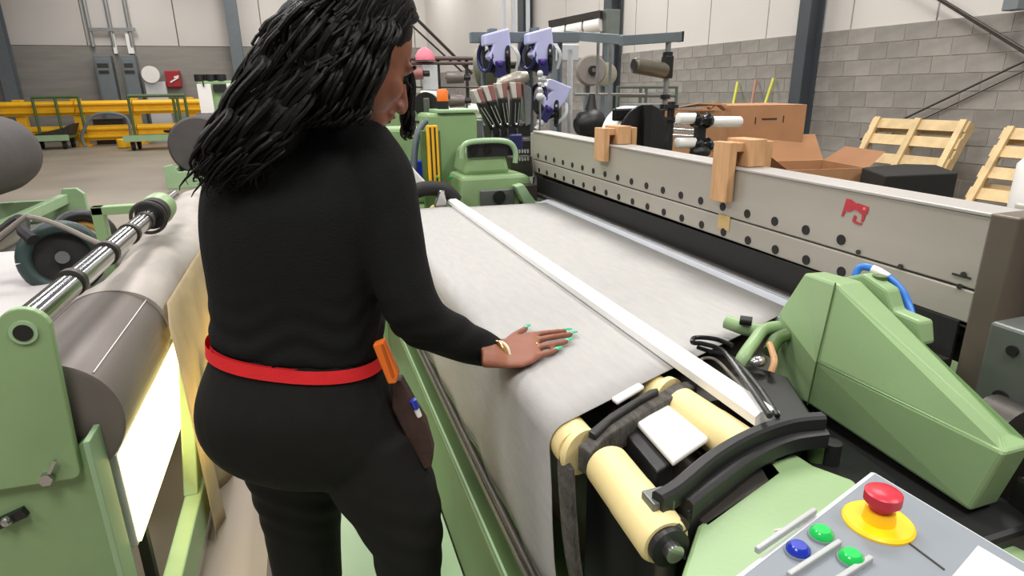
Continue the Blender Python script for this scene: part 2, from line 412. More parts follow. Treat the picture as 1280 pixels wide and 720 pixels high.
# ---- green carts in front of the rails
def cart(x0, x1, yb, label, frame_x, handle=True):
    base = pz((x0 + x1) / 2, yb, 0); Y = base.y
    xa, xb = py(x0, yb, Y).x, py(x1, yb, Y).x
    t = thing('flat_cart', label, 'cart', base, 'green flat carts by the guard rail')
    MB().box((xa, Y - .5, .34), (xb, Y + .6, .44)).build('deck', GREEN_D, t, bevel=.02)
    MB().box((xa, Y - .55, .28), (xb, Y - .5, .46)).build('deck_edge', GREEN_L, t)
    for cx in (xa + .2, xb - .2):
        for cy in (Y - .35, Y + .45):
            wh = MB().cyl((cx - .04, cy, .12), (cx + .04, cy, .12), .12, 16).build('wheel', RUBBER, t)
            MB().box((cx - .06, cy - .05, .12), (cx + .06, cy + .05, .34)).build('fork', DKSTEEL, t)
    zt = py(100, 121, Y).z
    for fx in frame_x:
        x = py(fx, 150, Y).x; MB().cyl((x, Y + .55, .44), (x, Y + .55, zt), .045, 8).build('upright', GREEN_D, t)
    x0_, x1_ = py(frame_x[0], 150, Y).x, py(frame_x[-1], 150, Y).x
    MB().cyl((x0_, Y + .55, zt), (x1_, Y + .55, zt), .05, 8).build('top_bar', GREEN_D, t)
    return t, xa, xb, Y
t1, xa, xb, Yk = cart(38, 96, 186, 'green flat cart with dark sheet in front of the left yellow rail', (38, 67, 97))
o = MB().prism([V(xa + .1, Yk - .4, .44), V(xa + 1.3, Yk - .4, .44), V(xa + 1.45, Yk - .4, .80), V(xa + 1.1, Yk - .4, .66)], (0, .7, 0)).build('folded_tarp', DKSTEEL); tag(o, 'dark folded tarp lying on the left green cart', 'tarp')
t2, xa, xb, Yk = cart(162, 232, 186, 'green flat cart with black cable at the right end of yellow rail', (160, 217, 222, 232))
cb = MB()
for k in range(3): cb.torus(V(xa + 1.5 + k * .12, Yk, .50 + k * .035), V(.08, .1, 1), .42 - k * .05, .04, 20, 6)
tag(cb.build('cable_coil', BLACK, smooth=True), 'black cable coil lying on the right green cart', 'cable')
p = pz(156, 185, 0)
t = thing('yellow_drum', 'small yellow wheel chock on the floor beside the right cart', 'chock', p)
MB().lathe(p, p + UP * .3, [(0, .16), (.1, .2), (.9, .2), (1, .12)], 16).build('body', YELLOW, t, smooth=True)
# curved grey hoop in front of the lower rail
h0 = py(103, 168, YR - .5); h1 = py(160, 160, YR - .5)
o = MB().tube([V(h0.x, h0.y, 0), V(h0.x, h0.y, h0.z), V(h0.x + .5, h0.y, h0.z + .62), V(h1.x, h0.y, h1.z + .35), V(h1.x, h0.y, 0)], .05, 8).build('hoop_barrier', GREYCAB, smooth=True)
tag(o, 'grey bent tube hoop standing before the lower yellow rail', 'hoop')
o = boxpx(MB(), 115, 149, 155, 157, YR + .5, .4).build('dark_crate', DKSTEEL); a = o
o.location.z = 0
me = o.data; zmin = min(v.co.z for v in me.vertices); top = py(130, 149, YR + .5).z
for v in me.vertices: v.co.z = top if v.co.z > zmin + 1e-4 else 0
tag(o, 'dark crate behind the yellow rail seen through the gap', 'crate')

# ---- batch rolls on green stands, left background
def batch(cx, cz, R, y0, y1, label, slabel, foot=True):
    t = thing('fabric_batch_roll', label, 'fabric roll', V(cx, (y0 + y1) / 2, cz - R), 'large dark fabric batch rolls')
    MB().lathe((cx, y0, cz), (cx, y1, cz), [(0, R * .93), (.02, R), (.5, R), (.93, R), (.98, R * .93), (1, R * .80)], 40).build('roll', ROLLG, t, smooth=True)
    MB().cyl((cx, y0 - .35, cz), (cx, y1 + .35, cz), .07, 16).build('core', DKSTEEL, t)
    s_ = thing('batch_stand', slabel, 'roll stand', V(cx, (y0 + y1) / 2, 0), 'green stands under the batch rolls')
    for yy in (y0 - .25, y1 + .18):
        MB().prism([V(cx - .62, yy, 0), V(cx + .70, yy, 0), V(cx + .70, yy, .36), V(cx + .62, yy, .44), V(cx + .46, yy, .44), V(cx + .40, yy, .30), V(cx - .40, yy, .30), V(cx - .46, yy, .44), V(cx - .62, yy, .40)], (0, .08, 0)).build('end_frame', GREEN_L, s_, bevel=.01)
    for sx in (-1, 1):
        MB().box((cx + sx * .46 - .05, y0 - .17, .24), (cx + sx * .46 + .05, y1 + .18, .37)).build('side_rail', GREEN_L, s_, bevel=.01)
    MB().cyl((cx + .60, y0 - .16, .075), (cx + .60, y1 + .16, .075), .07, 14).build('lower_roller', DKSTEEL, s_, smooth=True)
_b = py(6, 189, 9.6)
batch(_b.x, _b.z, .47, 4.6, 9.6, 'huge dark grey fabric roll cut off by the left picture edge', 'green end-framed stand under the left dark fabric roll')
_b = py(250, 183, 12.8)
batch(_b.x, _b.z, .54, 12.8, 15.0, 'dark grey fabric roll half hidden behind the long hair', 'green stand under the fabric roll behind the long hair')
# ---- green machine with the white sheet
p = pz(262, 205, 0); Yg = 15.5
a = py(243, 101, Yg); b = py(300, 150, Yg)
t = thing('machine_cabinet', 'green machine cabinet with a white notice behind the hair', 'cabinet', V((a.x + b.x) / 2, Yg + .3, 0))
MB().box((a.x + .05, Yg, 0), (b.x, Yg + .7, a.z)).build('body', GREEN, t, bevel=.03)
c = py(246, 105, Yg); d = py(269, 141, Yg)
MB().box((c.x, Yg - .05, d.z), (d.x, Yg - .01, c.z)).build('notice_sheet', WHITE, t)
MB().box((c.x + .15, Yg - .09, c.z - .05), (d.x - .15, Yg - .05, c.z + .06)).build('clip', BLACK, t)
c2 = py(283, 104, Yg); d2 = py(300, 119, Yg)
MB().box((c2.x, Yg - .05, d2.z), (d2.x, Yg - .01, c2.z)).build('notice_sheet', WHITE, t)
for x in (249, 263, 276):
    q = py(x, 99, Yg); MB().cyl((q.x, Yg + .1, a.z - .01), (q.x, Yg + .1, a.z + .13), .11, 12).build('indicator_lamp', BLACK, t)
q = py(275, 110, Yg); MB().box((q.x - .13, Yg - .08, q.z - .08), (q.x + .13, Yg - .02, q.z + .08)).build('switch', BLACK, t)

# ================================================================== THE LOOM
loom = thing('weaving_loom', 'long green weaving loom with steel beam running through the middle of the hall', 'loom', V(.9, 2.0, 0))
def tilt(Y): return .008 * (Y - 1.2)
def P(z, *pts): return [pz(x, y, z) for x, y in pts]
# --- lower body, its shade put into the dark green
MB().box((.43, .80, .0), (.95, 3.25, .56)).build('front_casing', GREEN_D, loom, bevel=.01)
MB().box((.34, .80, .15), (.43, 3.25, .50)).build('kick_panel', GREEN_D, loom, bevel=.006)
MB().box((.350, .80, .50), (.356, 3.25, .504)).build('ledge', GREEN_L, loom)
MB().cyl((.354, .72, .668), (.352, 3.26, .672), .009, 10).build('guide_rod', DKSTEEL, loom, smooth=True)
MB().cyl((.352, .72, .640), (.350, 3.26, .644), .008, 10).build('guide_rod', OLIVE, loom, smooth=True)
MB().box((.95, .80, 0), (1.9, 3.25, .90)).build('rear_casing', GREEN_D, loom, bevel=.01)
MB().box((.52, .98, .56), (1.25, 3.1, .98)).build('bed', DKSTEEL, loom)
for y0, y1 in ((3.25, 3.75),):
    MB().box((.30, y0, 0), (1.9, y1, .97)).build('end_casing', GREEN, loom, bevel=.02)
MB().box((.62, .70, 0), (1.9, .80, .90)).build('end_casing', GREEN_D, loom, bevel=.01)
# --- rollers under the cloth
MB().cyl((.41, .87, 1.005), (.41, 3.25, 1.005), .041, 28).build('breast_roller', CREAM, loom, smooth=True)
MB().cyl((.65, .98, 1.0), (.65, 3.25, 1.0), .042, 28).build('rear_roller', CREAM, loom, smooth=True)
# --- roller ends beyond the cloth edge
fr = MB().lathe((.432, .805, 1.010), (.428, .612, 1.004), [(0, .037), (.02, .039), (.45, .039), (.46, .0397), (.96, .0397), (1, .035)], 32).build('roller_end', CREAM, loom, smooth=True)
MB().cyl((.428, .6115, 1.004), (.428, .600, 1.004), .030, 28).build('end_ring', BLACK, fr)
MB().cyl((.428, .600, 1.004), (.428, .588, 1.004), .014, 20).build('shaft_stub', STEEL, fr, smooth=True)
rr = MB().lathe((.662, .935, 1.012), (.682, .735, 1.008), [(0, .039), (.45, .040), (.47, .041), (.96, .041), (1, .037)], 32).build('roller_end', CREAM, loom, smooth=True)
MB().cyl((.682, .735, 1.008), (.683, .722, 1.008), .031, 28).build('end_ring', BLACK, rr)
# cloth rim ring at the selvedge
for c in (V(.408, .868, 1.008), V(.66, .990, 1.008)):
    MB().cyl(c, c + V(.004, -.013, 0), .043, 32).build('selvedge_ring', CREAM, loom, smooth=True)
# emery wrapped band: over both rollers
def band(z, pts_outer, thick, m, name):
    MB().prism(P(z, *pts_outer), (0, 0, -thick)).build(name, m, loom, bevel=.004)
band(1.042, [(722, 556), (745, 540), (842, 479), (868, 474), (872, 482), (850, 492), (812, 512), (758, 545), (738, 566)], .05, MESHB, 'emery_band')
band(1.0535, [(735, 538), (762, 516), (812, 486), (822, 484), (824, 488), (800, 500), (764, 524), (744, 544)], .02, BLACK, 'temple_strip')
band(1.0555, [(764, 496), (798, 477), (806, 482), (772, 502)], .01, WHITE, 'strip_label')
band(1.030, [(790, 520), (829, 500), (886, 546), (842, 577)], .012, WHITE, 'cover_plate')
band(1.016, [(770, 528), (790, 520), (842, 577), (822, 590)], .05, BLACK, 'plate_side')
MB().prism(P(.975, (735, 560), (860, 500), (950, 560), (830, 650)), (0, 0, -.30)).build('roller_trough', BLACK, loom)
# emery tail hanging in front
tl = MB()
pa = [V(.372, .845, 1.0), V(.366, .82, .93), V(.37, .79, .80), V(.40, .74, .62)]
tl.loft([[p + V(0, -.02, 0), p + V(.01, -.02, 0), p + V(.01, .035, 0), p + V(0, .035, 0)] for p in spline(pa)]); tl.build('emery_tail', MESHB, loom)
# black end bracket and its arms
def ribbon(path, wd, hg):
    sp = spline(path); m = MB(); rg = []
    for i, p in enumerate(sp):
        d = (sp[min(i + 1, len(sp) - 1)] - sp[max(i - 1, 0)]).normalized(); u = d.cross(UP).normalized(); t = u.cross(d)
        rg.append([p + u * wd * a + t * hg * b for a, b in ((-.5, -.5), (-.5, .35), (-.3, .5), (.3, .5), (.5, .35), (.5, -.5))])
    return m.loft(rg)
arm = ribbon(P(1.055, (1028, 527), (985, 532), (935, 550), (890, 577), (848, 612), (822, 628)), .022, .032).build('bracket_arm', BLACK, loom, smooth=True)
ribbon(P(1.03, (1030, 545), (985, 552), (940, 572), (895, 604), (856, 634)), .026, .03).build('bracket_arm', BLACK, loom, smooth=True)
MB().prism(P(1.03, (985, 545), (950, 570), (862, 640), (838, 622), (900, 580), (940, 555)), (0, 0, -.09)).build('bracket_plate', BLACK, loom, bevel=.004)
MB().prism(P(1.00, (960, 570), (978, 592), (885, 660), (865, 640)), (0, 0, -.10)).build('bracket_block', DKSTEEL, loom, bevel=.004)
MB().cyl(pz(836, 648, 1.0), pz(836, 648, 1.0) + V(0, 0, -.55), .017, 18).build('bracket_post', DKSTEEL, loom, smooth=True)
MB().box(pz(822, 630, 1.04) + V(-.018, -.018, -.04), pz(822, 630, 1.04) + V(.018, .018, .016)).build('clamp_block', GREYPLATE, loom, bevel=.003)
for x, y in ((846, 650), (875, 618), (838, 655), (905, 590)):
    c = pz(x, y, 1.02); MB().cyl(c, c + V(-.003, -.02, .006), .010, 12).build('bolt', STEEL if x == 838 else DKSTEEL, loom, smooth=True)
# --- white temple bar across the cloth
a = V(.724, .765, 1.066); b = V(.726, 3.20, 1.066)
tb = MB(); prof = [(-.026, -.012), (-.026, .006), (-.016, .013), (.016, .013), (.026, .006), (.026, -.012)]
tb.loft([[e + V(i, 0, j) for i, j in prof] for e in (a, b)]); tb.build('temple_bar', BARW, loom, smooth=True)
# --- steel rail before the beam
MB().box((1.246, .86, 1.035), (1.264, 3.32, 1.058)).build('front_rail', STEEL, loom, bevel=.003)
MB().box((1.264, .86, 1.03), (1.30, 3.32, 1.048)).build('shed_channel', DKSTEEL, loom)
MB().box((1.292, .86, 1.02), (1.299, 3.40, 1.135)).build('gap_shade', GAP, loom)  # black sheet painting the dark of the gap below the beam
MB().prism([V(1.13, 1.2, 1.047), V(1.246, 1.02, 1.047), V(1.246, 3.12, 1.047), V(1.12, 3.02, 1.047)], (0, 0, -.012)).build('reed_sheet', SHEET, loom)
# --- the big steel beam with two rows of black discs as shaded holes
bm_ = MB()
def beamprism(z0, z1, x0, x1, ya=.845, yb=3.48):
    q = [V(x0, ya, z0 + tilt(ya)), V(x0, yb, z0 + tilt(yb)), V(x0, yb, z1 + tilt(yb)), V(x0, ya, z1 + tilt(ya))]
    return MB().prism(q, (x1 - x0, 0, 0))
beam = beamprism(1.212, 1.366, 1.300, 1.392).build('beam_upper_plate', BEAM, loom, bevel=.003)
low = beamprism(1.137, 1.207, 1.300, 1.392).build('beam_lower_plate', BEAM, loom, bevel=.003)
beamprism(1.20, 1.22, 1.304, 1.38).build('beam_groove', DKSTEEL, loom)
beamprism(1.366, 1.374, 1.296, 1.398).build('beam_top_strip', BEAMTOP, loom, bevel=.002)
beamprism(1.02, 1.137, 1.36, 1.392).build('beam_web', DKSTEEL, loom)
hole = MB().cyl((0, 0, 0), (-.0025, 0, 0), .0135, 14); hme = bpy.data.meshes.new('bolt_hole_shade'); hme.from_pydata(hole.v, [], hole.f); hme.materials.append(GAP)  # black disc on the face, the hole's inner shade as colour
bolt = MB().cyl((0, 0, -.004), (-.0036, 0, -.004), .006, 10); bme2 = bpy.data.meshes.new('bolt_head'); bme2.from_pydata(bolt.v, [], bolt.f); bme2.materials.append(DKSTEEL)
for par, z0, y0, n in ((beam, 1.239, 1.199, 19), (low, 1.157, 1.183, 19)):
    for k in range(n):
        Y = y0 + k * .1222
        o = bpy.data.objects.new('bolt_hole_shade', hme); COL.objects.link(o); o.parent = par
        o.location = V(1.3, Y, z0 + tilt(Y)) - Vector(par['_o'])
# red logo on the plate: flag shaped blotches as printed
lg = MB()
def lgp(pts): lg.prism([V(1.2992, 1.21 - u * .078, 1.288 + v * .058) for u, v in pts], (-.0009, 0, 0))
lgp([(.11, 1), (.30, 1), (.50, .88), (.60, .90), (1, .83), (.99, .55), (.90, .46), (.92, .40), (.88, .15), (.80, .15), (.80, .44), (.62, .56), (.47, .60), (.33, .48), (.14, .44), (.09, .20), (0, .20), (.04, .45)])
lgp([(.50, .38), (.60, .33), (.58, .12), (.85, .08), (.85, 0), (.55, .02), (.46, .10)])
lg.build('red_logo', mat('logo_red', (184, 52, 62), .5, 0, .12, 60), beam)
lw = MB(); lw.prism([V(1.2982, 1.21 - u * .078, 1.288 + v * .058) for u, v in ((.80, .78), (.90, .78), (.90, .66), (.80, .66))], (-.0006, 0, 0)); lw.build('logo_notch', mat('logo_pink', (214, 120, 124), .5), beam)
# scale marks and screws at the near end of the beam
for x, y in ((1205, 343), (1200, 358), (1126, 333), (1073, 315), (1150, 470)):
    q = px(x, y, 1.2985); MB().cyl(q, q + V(-.003, 0, 0), .006, 10).build('screw', DKSTEEL, beam)
for x, y in ((1202, 345), (1198, 405)):
    q = px(x, y, 1.299); MB().box(q + V(-.002, -.02, -.002), q + V(0, .02, .002)).build('mark', DKSTEEL, beam)
# end frame at the near end of the beam
MB().box((1.296, .79, .90), (1.40, .846, 1.372)).build('beam_end_plate', mat('brown_steel', (112, 102, 92), .45, .5, .12, 6), loom, bevel=.004)
MB().box((1.41, .74, .90), (1.62, .86, 1.36)).build('end_channel', DKSTEEL, loom, bevel=.006)
MB().box((1.395, .73, 1.366), (1.60, .87, 1.382)).build('end_cap', BEAM, loom, bevel=.004)
q = [px(1226, 392, 1.18), px(1300, 372, 1.18), px(1300, 560, 1.18), px(1230, 560, 1.18)]
gp = MB().box((1.19, .50, .90), (1.30, .735, 1.195)).build('side_plate', GREYPLATE, loom, bevel=.006)
for zz, rr_ in ((1.155, .010), (1.06, .014), (.99, .010)):
    MB().cyl((1.19, .685, zz), (1.184, .685, zz), rr_, 14).build('slot', BLACK, gp)
MB().box((1.10, .46, .86), (1.19, .62, 1.045)).build('side_bracket', DKSTEEL, loom, bevel=.01)
c = V(1.12, .60, 1.02); MB().cyl(c, c + V(.0, .06, 0), .07, 28).build('hand_disc', DKSTEEL, loom, smooth=True)
MB().prism([V(1.02, .46, 1.03), V(1.10, .38, 1.03), V(1.16, .46, 1.00), V(1.05, .56, 1.01)], (0, 0, -.10)).build('rubber_flap', BLACK, loom, bevel=.01)

# --- green gear cover
def cov(x, y, X): return px(x, y, X)
Y_ = lambda p: (p.y, p.z)
# left flank: below the crease upright, above it leaning back
ft, fm, fb = cov(1045, 354, .965), cov(1022, 452, .93), cov(1010, 505, .945)
tt, tm, tbm = cov(1252, 545, .99), cov(1256, 566, .945), cov(1212, 640, .95)
gt = cov(1068, 352, 1.00)
g2 = cov(1145, 395, 1.05)
n_top, n_mid, n_bot = cov(1006, 341, 1.00), cov(973, 392, .985), cov(969, 488, .985)
def back(p, dx): return V(p.x + dx, p.y, p.z)
gv = [ft, fm, fb, tt, tm, tbm, n_top, n_mid, n_bot]
bk = [V(p.x + dx, p.y + .004, p.z - .004) for p, dx in zip(gv, (.07, .12, .12, .035, .07, .07, .06, .09, .09))]
allv = gv + bk
gf = [(0, 1, 4, 3), (1, 2, 5, 4), (6, 7, 1, 0), (7, 8, 2, 1),           # flank upper, flank lower, chamfer
      (0, 3, 12, 9), (6, 0, 9, 15), (3, 4, 13, 12), (4, 5, 14, 13),     # top slope, top, tip
      (7, 6, 15, 16), (8, 7, 16, 17), (2, 8, 17, 11), (5, 2, 11, 14),   # far end, underside
      (12, 13, 10, 9), (13, 14, 11, 10), (9, 10, 16, 15), (10, 11, 17, 16)]
gc = MB().add(allv, gf).build('gear_cover', GREEN, loom, bevel=.006)
# seam of the cover
e1 = [ft + V(-.001, 0, .001), fm + V(-.002, 0, 0), fb + V(-.001, 0, -.001)]
MB().tube(e1, .0016, 6, smooth=False).build('cover_seam', GREEN_D, gc)
# second housing behind, carrying the blue hose
h1 = MB().prism([px(x, y, 1.045) for x, y in ((1040, 350), (1078, 342), (1108, 362), (1116, 388), (1150, 402), (1152, 432), (1090, 440))], (.035, 0, 0)).build('rear_housing', GREEN, loom, bevel=.006)
p = px(1128, 412, 1.09); MB().cyl(p + V(-.03, .02, -.02), p + V(.03, -.02, -.02), .022, 20).build('hose_boss', GREEN, loom, smooth=True)
p = px(1097, 362, 1.07); MB().cyl(p, p + V(0, 0, .03), .014, 16).build('knob', GREEN_D, loom, smooth=True)
hs = [px(1068, 350, 1.06), px(1074, 335, 1.07), px(1088, 335, 1.08), px(1108, 345, 1.09), px(1126, 362, 1.10), px(1136, 382, 1.10), px(1140, 398, 1.09)]
bh = MB().tube(hs, .0075, 10).build('blue_hose', BLUE, loom, smooth=True)
MB().tube([px(1090, 336, 1.08), px(1099, 340, 1.085), px(1110, 347, 1.09)], .0088, 10).build('hose_label', WHITE, bh, smooth=True)
# bellows under the cover and a blue block
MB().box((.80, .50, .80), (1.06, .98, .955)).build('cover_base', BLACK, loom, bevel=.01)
p = pz(1192, 640, .94); MB().box(p + V(-.015, -.025, -.06), p + V(.03, .025, .0)).build('blue_block', BLUE, loom, bevel=.004)
MB().prism(P(.93, (1215, 655), (1290, 690), (1290, 740), (1260, 720)), (0, 0, -.2)).build('lower_green_casing', GREEN, loom, bevel=.008)
# --- temple head near the cover
th = MB().tube([pz(908, 402, 1.09), pz(930, 410, 1.085), pz(955, 415, 1.08)], .017, 14).build('temple_head', GREEN, loom, smooth=True)
MB().tube([pz(925, 400, 1.11), pz(940, 402, 1.11)], .011, 10).build('temple_screw', BLACK, th, smooth=True)
MB().tube([pz(978, 408, 1.10), pz(955, 412, 1.10), pz(942, 428, 1.09), pz(930, 445, 1.075), pz(925, 455, 1.06)], .014, 10).build('temple_fork', GREEN, loom, smooth=True)
MB().tube([pz(985, 418, 1.10), pz(970, 425, 1.09), pz(962, 440, 1.075)], .015, 10).build('temple_fork', GREEN_D, loom, smooth=True)
MB().tube([pz(962, 430, 1.09), pz(968, 450, 1.08), pz(964, 465, 1.06)], .007, 8).build('brass_finger', WOOD, loom, smooth=True)
MB().ell(pz(948, 452, 1.07), (V(.02, 0, 0), V(0, .014, 0), V(0, 0, .012))).build('steel_roller', STEEL, loom, smooth=True)
MB().prism(P(1.045, (905, 470), (935, 455), (985, 470), (1020, 525), (985, 535), (940, 515)), (0, 0, -.08)).build('temple_base', BLACK, loom, bevel=.006)
cb = MB().tube(P(1.09, (962, 520), (935, 480), (905, 440), (880, 430), (866, 428), (870, 422), (895, 424), (915, 432)), .0055, 8).build('black_cable', BLACKGL, loom, smooth=True)
MB().tube(P(1.075, (972, 520), (945, 480), (915, 448), (890, 440), (872, 434)), .005, 8).build('black_cable', BLACKGL, loom, smooth=True)
MB().tube(P(1.06, (940, 500), (915, 470), (895, 450), (880, 448), (872, 455)), .0035, 8).build('black_cable', CABLE, loom, smooth=True)
for x, y in ((1005, 548), (1022, 556), (1040, 560)):
    c = pz(x, y, 1.0); MB().cyl(c + V(0, 0, -.03), c + V(0, 0, .012), .016, 14).build('coupling', GREEN_D if x == 1022 else BLACK, loom, smooth=True)
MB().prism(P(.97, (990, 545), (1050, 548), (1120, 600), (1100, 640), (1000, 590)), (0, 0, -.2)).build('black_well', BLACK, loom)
# --- green casing under the panel
MB().prism(P(1.0, (956, 600), (946, 582), (992, 565), (1017, 581), (1067, 599), (1120, 660), (1040, 760), (838, 760), (872, 656)), (0, 0, -1.0)).build('near_casing', GREEN, loom, bevel=.006)
# --- control panel
ZP = 1.15
c0 = pz(1090, 586, ZP); cr = pz(1300, 711, ZP); cl = pz(918, 717, ZP)
eR = (cr - c0).normalized(); eL = (cl - c0).normalized()
def PP(u, v, h=0): return c0 + eL * u + eR * v + UP * h
LU, LV = .36, .30
pn = MB().prism([PP(0, 0), PP(LU, 0), PP(LU, LV), PP(0, LV)], (0, 0, -.05)).build('control_box', PANELW, loom, bevel=.006)
MB().prism([PP(.008, .008, .0012), PP(LU - .01, .008, .0012), PP(LU - .01, LV - .01, .0012), PP(.008, LV - .01, .0012)], (0, 0, -.003)).build('panel_face', PANEL, pn)
MB().cyl(PP(.16, .15, -.03), PP(.16, .15, -.40), .03, 18).build('panel_post', DKSTEEL, loom, smooth=True)
def on_panel(x, y, h=0): p = pz(x, y, ZP); return V(p.x, p.y, ZP + h)
ec = on_panel(1097, 655)
es = MB().lathe(ec, ec + UP * .006, [(0, .0365), (.6, .0365), (1, .034)], 40).build('yellow_disc', mat('estop_yellow', (250, 196, 18), .35, 0, .03, 6), pn, smooth=True)
MB().lathe(ec + UP * .006, ec + UP * .020, [(0, .017), (1, .015)], 28).build('yellow_collar', MATS['estop_yellow'], pn, smooth=True)
MB().lathe(ec + UP * .020, ec + UP * .044, [(0, .012), (.35, .013), (.45, .019), (.9, .019), (1, .016)], 32).build('emergency_stop_button', mat('estop_red', (190, 38, 56), .35, 0, .04, 8), pn, smooth=True)
for x, y, m in ((997, 692, BLUEB), (1026, 672, GREENB), (1063, 702, GREENB)):
    c = on_panel(x, y)
    MB().lathe(c, c + UP * .004, [(0, .0145), (1, .0135)], 24).build('button_ring', PANEL, pn, smooth=True)
    MB().lathe(c + UP * .004, c + UP * .012, [(0, .0125), (.5, .012), (1, .008)], 24).build('push_button', m, pn, smooth=True)
for a, b in (((985, 724), (1049, 682)), ((1030, 740), (1088, 702)), ((945, 692), (1018, 642))):
    MB().bar(on_panel(*a, .004), on_panel(*b, .004), .006, .008).build('button_guard', mat('guard_grey', (168, 170, 170), .4), pn, bevel=.0015)
MB().bar(on_panel(1135, 680, .002), on_panel(1180, 714, .002), .002, .001).build('panel_line', DKSTEEL, pn)
MB().prism([on_panel(x, y, .0022) for x, y in ((1190, 722), (1222, 684), (1300, 730), (1260, 770))], (0, 0, -.0008)).build('white_label', WHITE, pn)
MB().tube([on_panel(975, 620, -.05), on_panel(1000, 640, -.02), on_panel(1010, 648, .0)], .002, 6).build('panel_wire', WHITE, pn)

# --- far end: gear head, casing, light curtain
fe = MB().prism([V(.80, 3.26, .97), V(1.16, 3.26, .97), V(1.22, 3.26, 1.13), V(1.17, 3.26, 1.175), V(.80, 3.26, 1.175)], (0, .30, 0)).build('gear_head', GREEN, loom, bevel=.02)
MB().prism([V(.83, 3.34, 1.17), V(1.11, 3.34, 1.17), V(1.07, 3.34, 1.32), V(.86, 3.34, 1.32)], (0, .26, 0)).build('gear_dome', GREEN, loom, bevel=.025)
MB().box((.86, 3.325, 1.27), (1.09, 3.36, 1.345)).build('handle_recess', BLACK, loom)
hb = MB(); hb.tube([V(.82, 3.32, 1.27), V(.84, 3.31, 1.345), V(.95, 3.31, 1.36), V(1.08, 3.31, 1.35), V(1.13, 3.32, 1.30), V(1.13, 3.32, 1.23)], .015, 10); hb.build('handle_hoop', GREEN_L, loom, smooth=True)
for x in (.89, .97): MB().cyl((x, 3.33, 1.305), (x, 3.315, 1.305), .022, 16).build('handle_knob', BLACKGL, loom)
MB().box((.90, 3.245, .985), (1.10, 3.26, 1.10)).build('face_plate', GREYPLATE, loom, bevel=.01)
c = py(624, 246, 3.243); MB().cyl(c, c + V(0, -.01, 0), .035, 20).build('shaft_hole', BLACK, loom)
MB().prism([V(1.08, 3.18, 1.12), V(1.13, 3.18, 1.13), V(1.20, 3.18, 1.03), V(1.24, 3.18, 1.02), V(1.22, 3.18, .99), V(1.14, 3.18, 1.01)], (0, .07, 0)).build('lever_bracket', GREEN_L, loom, bevel=.008)
tc_ = MB().box((.70, 3.62, .97), (1.0, 3.95, 1.50)).build('tall_casing', GREEN, loom, bevel=.02)
MB().box((.76, 3.60, 1.50), (1.0, 3.97, 1.52)).build('casing_lid', GREEN_L, loom, bevel=.006)
MB().box((.40, 3.70, .97), (.70, 3.98, 1.42)).build('side_casing', GREEN, loom, bevel=.02)
p = py(555, 160, 3.75); MB().cyl((p.x, 3.75, 1.50), (p.x, 3.75, 1.565), .035, 16).build('beacon_base', BLACK, loom, smooth=True)
MB().lathe((p.x, 3.75, 1.565), (p.x, 3.75, 1.635), [(0, .034), (.8, .034), (1, .022)], 18).build('beacon_lens', ORANGE, loom, smooth=True)
a = py(544, 230, 3.35); b = py(540, 157, 3.35)
lc = MB().box((a.x - .028, 3.35, a.z), (a.x + .030, 3.39, b.z)).build('light_curtain', YELLOW, loom, bevel=.003)
for k in (-.012, .012): MB().box((a.x + k - .004, 3.346, a.z + .01), (a.x + k + .004, 3.351, b.z - .01)).build('black_stripe', BLACK, lc)
MB().box((a.x - .05, 3.39, .97), (a.x + .05, 3.45, b.z - .03)).build('curtain_post', GREEN_D, loom)
for x in (547, 563):
    c = py(x, 221, 3.34); MB().ball(c, .009, 10, 6).build('green_led', GREENB, loom)
MB().tube([py(532, 152, 3.55), py(524, 163, 3.5), py(519, 185, 3.45), py(517, 212, 3.42)], .018, 10).build('grey_hose', mat('slate_hose', (66, 78, 84), .5), loom, smooth=True)
MB().box(py(520, 212, 3.5) + V(-.02, 0, -.07), py(535, 212, 3.5) + V(.03, .1, .05)).build('blue_block', BLUEB, loom, bevel=.01)
MB().prism([py(512, 205, 3.3), py(533, 228, 3.3), py(530, 245, 3.3), py(505, 245, 3.3)], (0, .1, 0)).build('white_guard', WHITE, loom, bevel=.01)
MB().tube([py(505, 245, 3.2), py(530, 236, 3.2), py(555, 238, 3.2), py(570, 252, 3.2)], .04, 12).build('black_cover', RUBBER, loom, smooth=True)
MB().prism([py(543, 258, 3.12), py(550, 238, 3.12), py(556, 238, 3.12), py(560, 262, 3.12), py(552, 268, 3.12)], (0, .03, 0)).build('steel_clip', STEEL, loom, bevel=.006)
c = py(532, 131, 3.9); wl = MB().cyl(c, c + V(.02, .06, 0), .075, 28).build('black_wheel', BLACK, loom, smooth=True)
MB().box(c + V(-.015, -.03, -.16), c + V(.02, -.005, .04)).build('wheel_bracket', GREYPLATE, wl, bevel=.005)
MB().box(c + V(-.03, .06, -.42), c + V(.03, .12, .02)).build('wheel_post', GREYPLATE, loom)
MB().box((.30, 3.80, .97), (.42, 4.2, 1.5)).build('side_casing', GREEN_D, loom, bevel=.02)
MB().tube([py(505, 160, 3.9), py(520, 152, 3.9), py(540, 158, 3.8), py(552, 175, 3.7)], .01, 8).build('black_cable', BLACK, loom, smooth=True)
MB().tube([py(505, 175, 3.8), py(518, 170, 3.8), py(530, 178, 3.8)], .014, 8).build('black_cable', BLACK, loom, smooth=True)
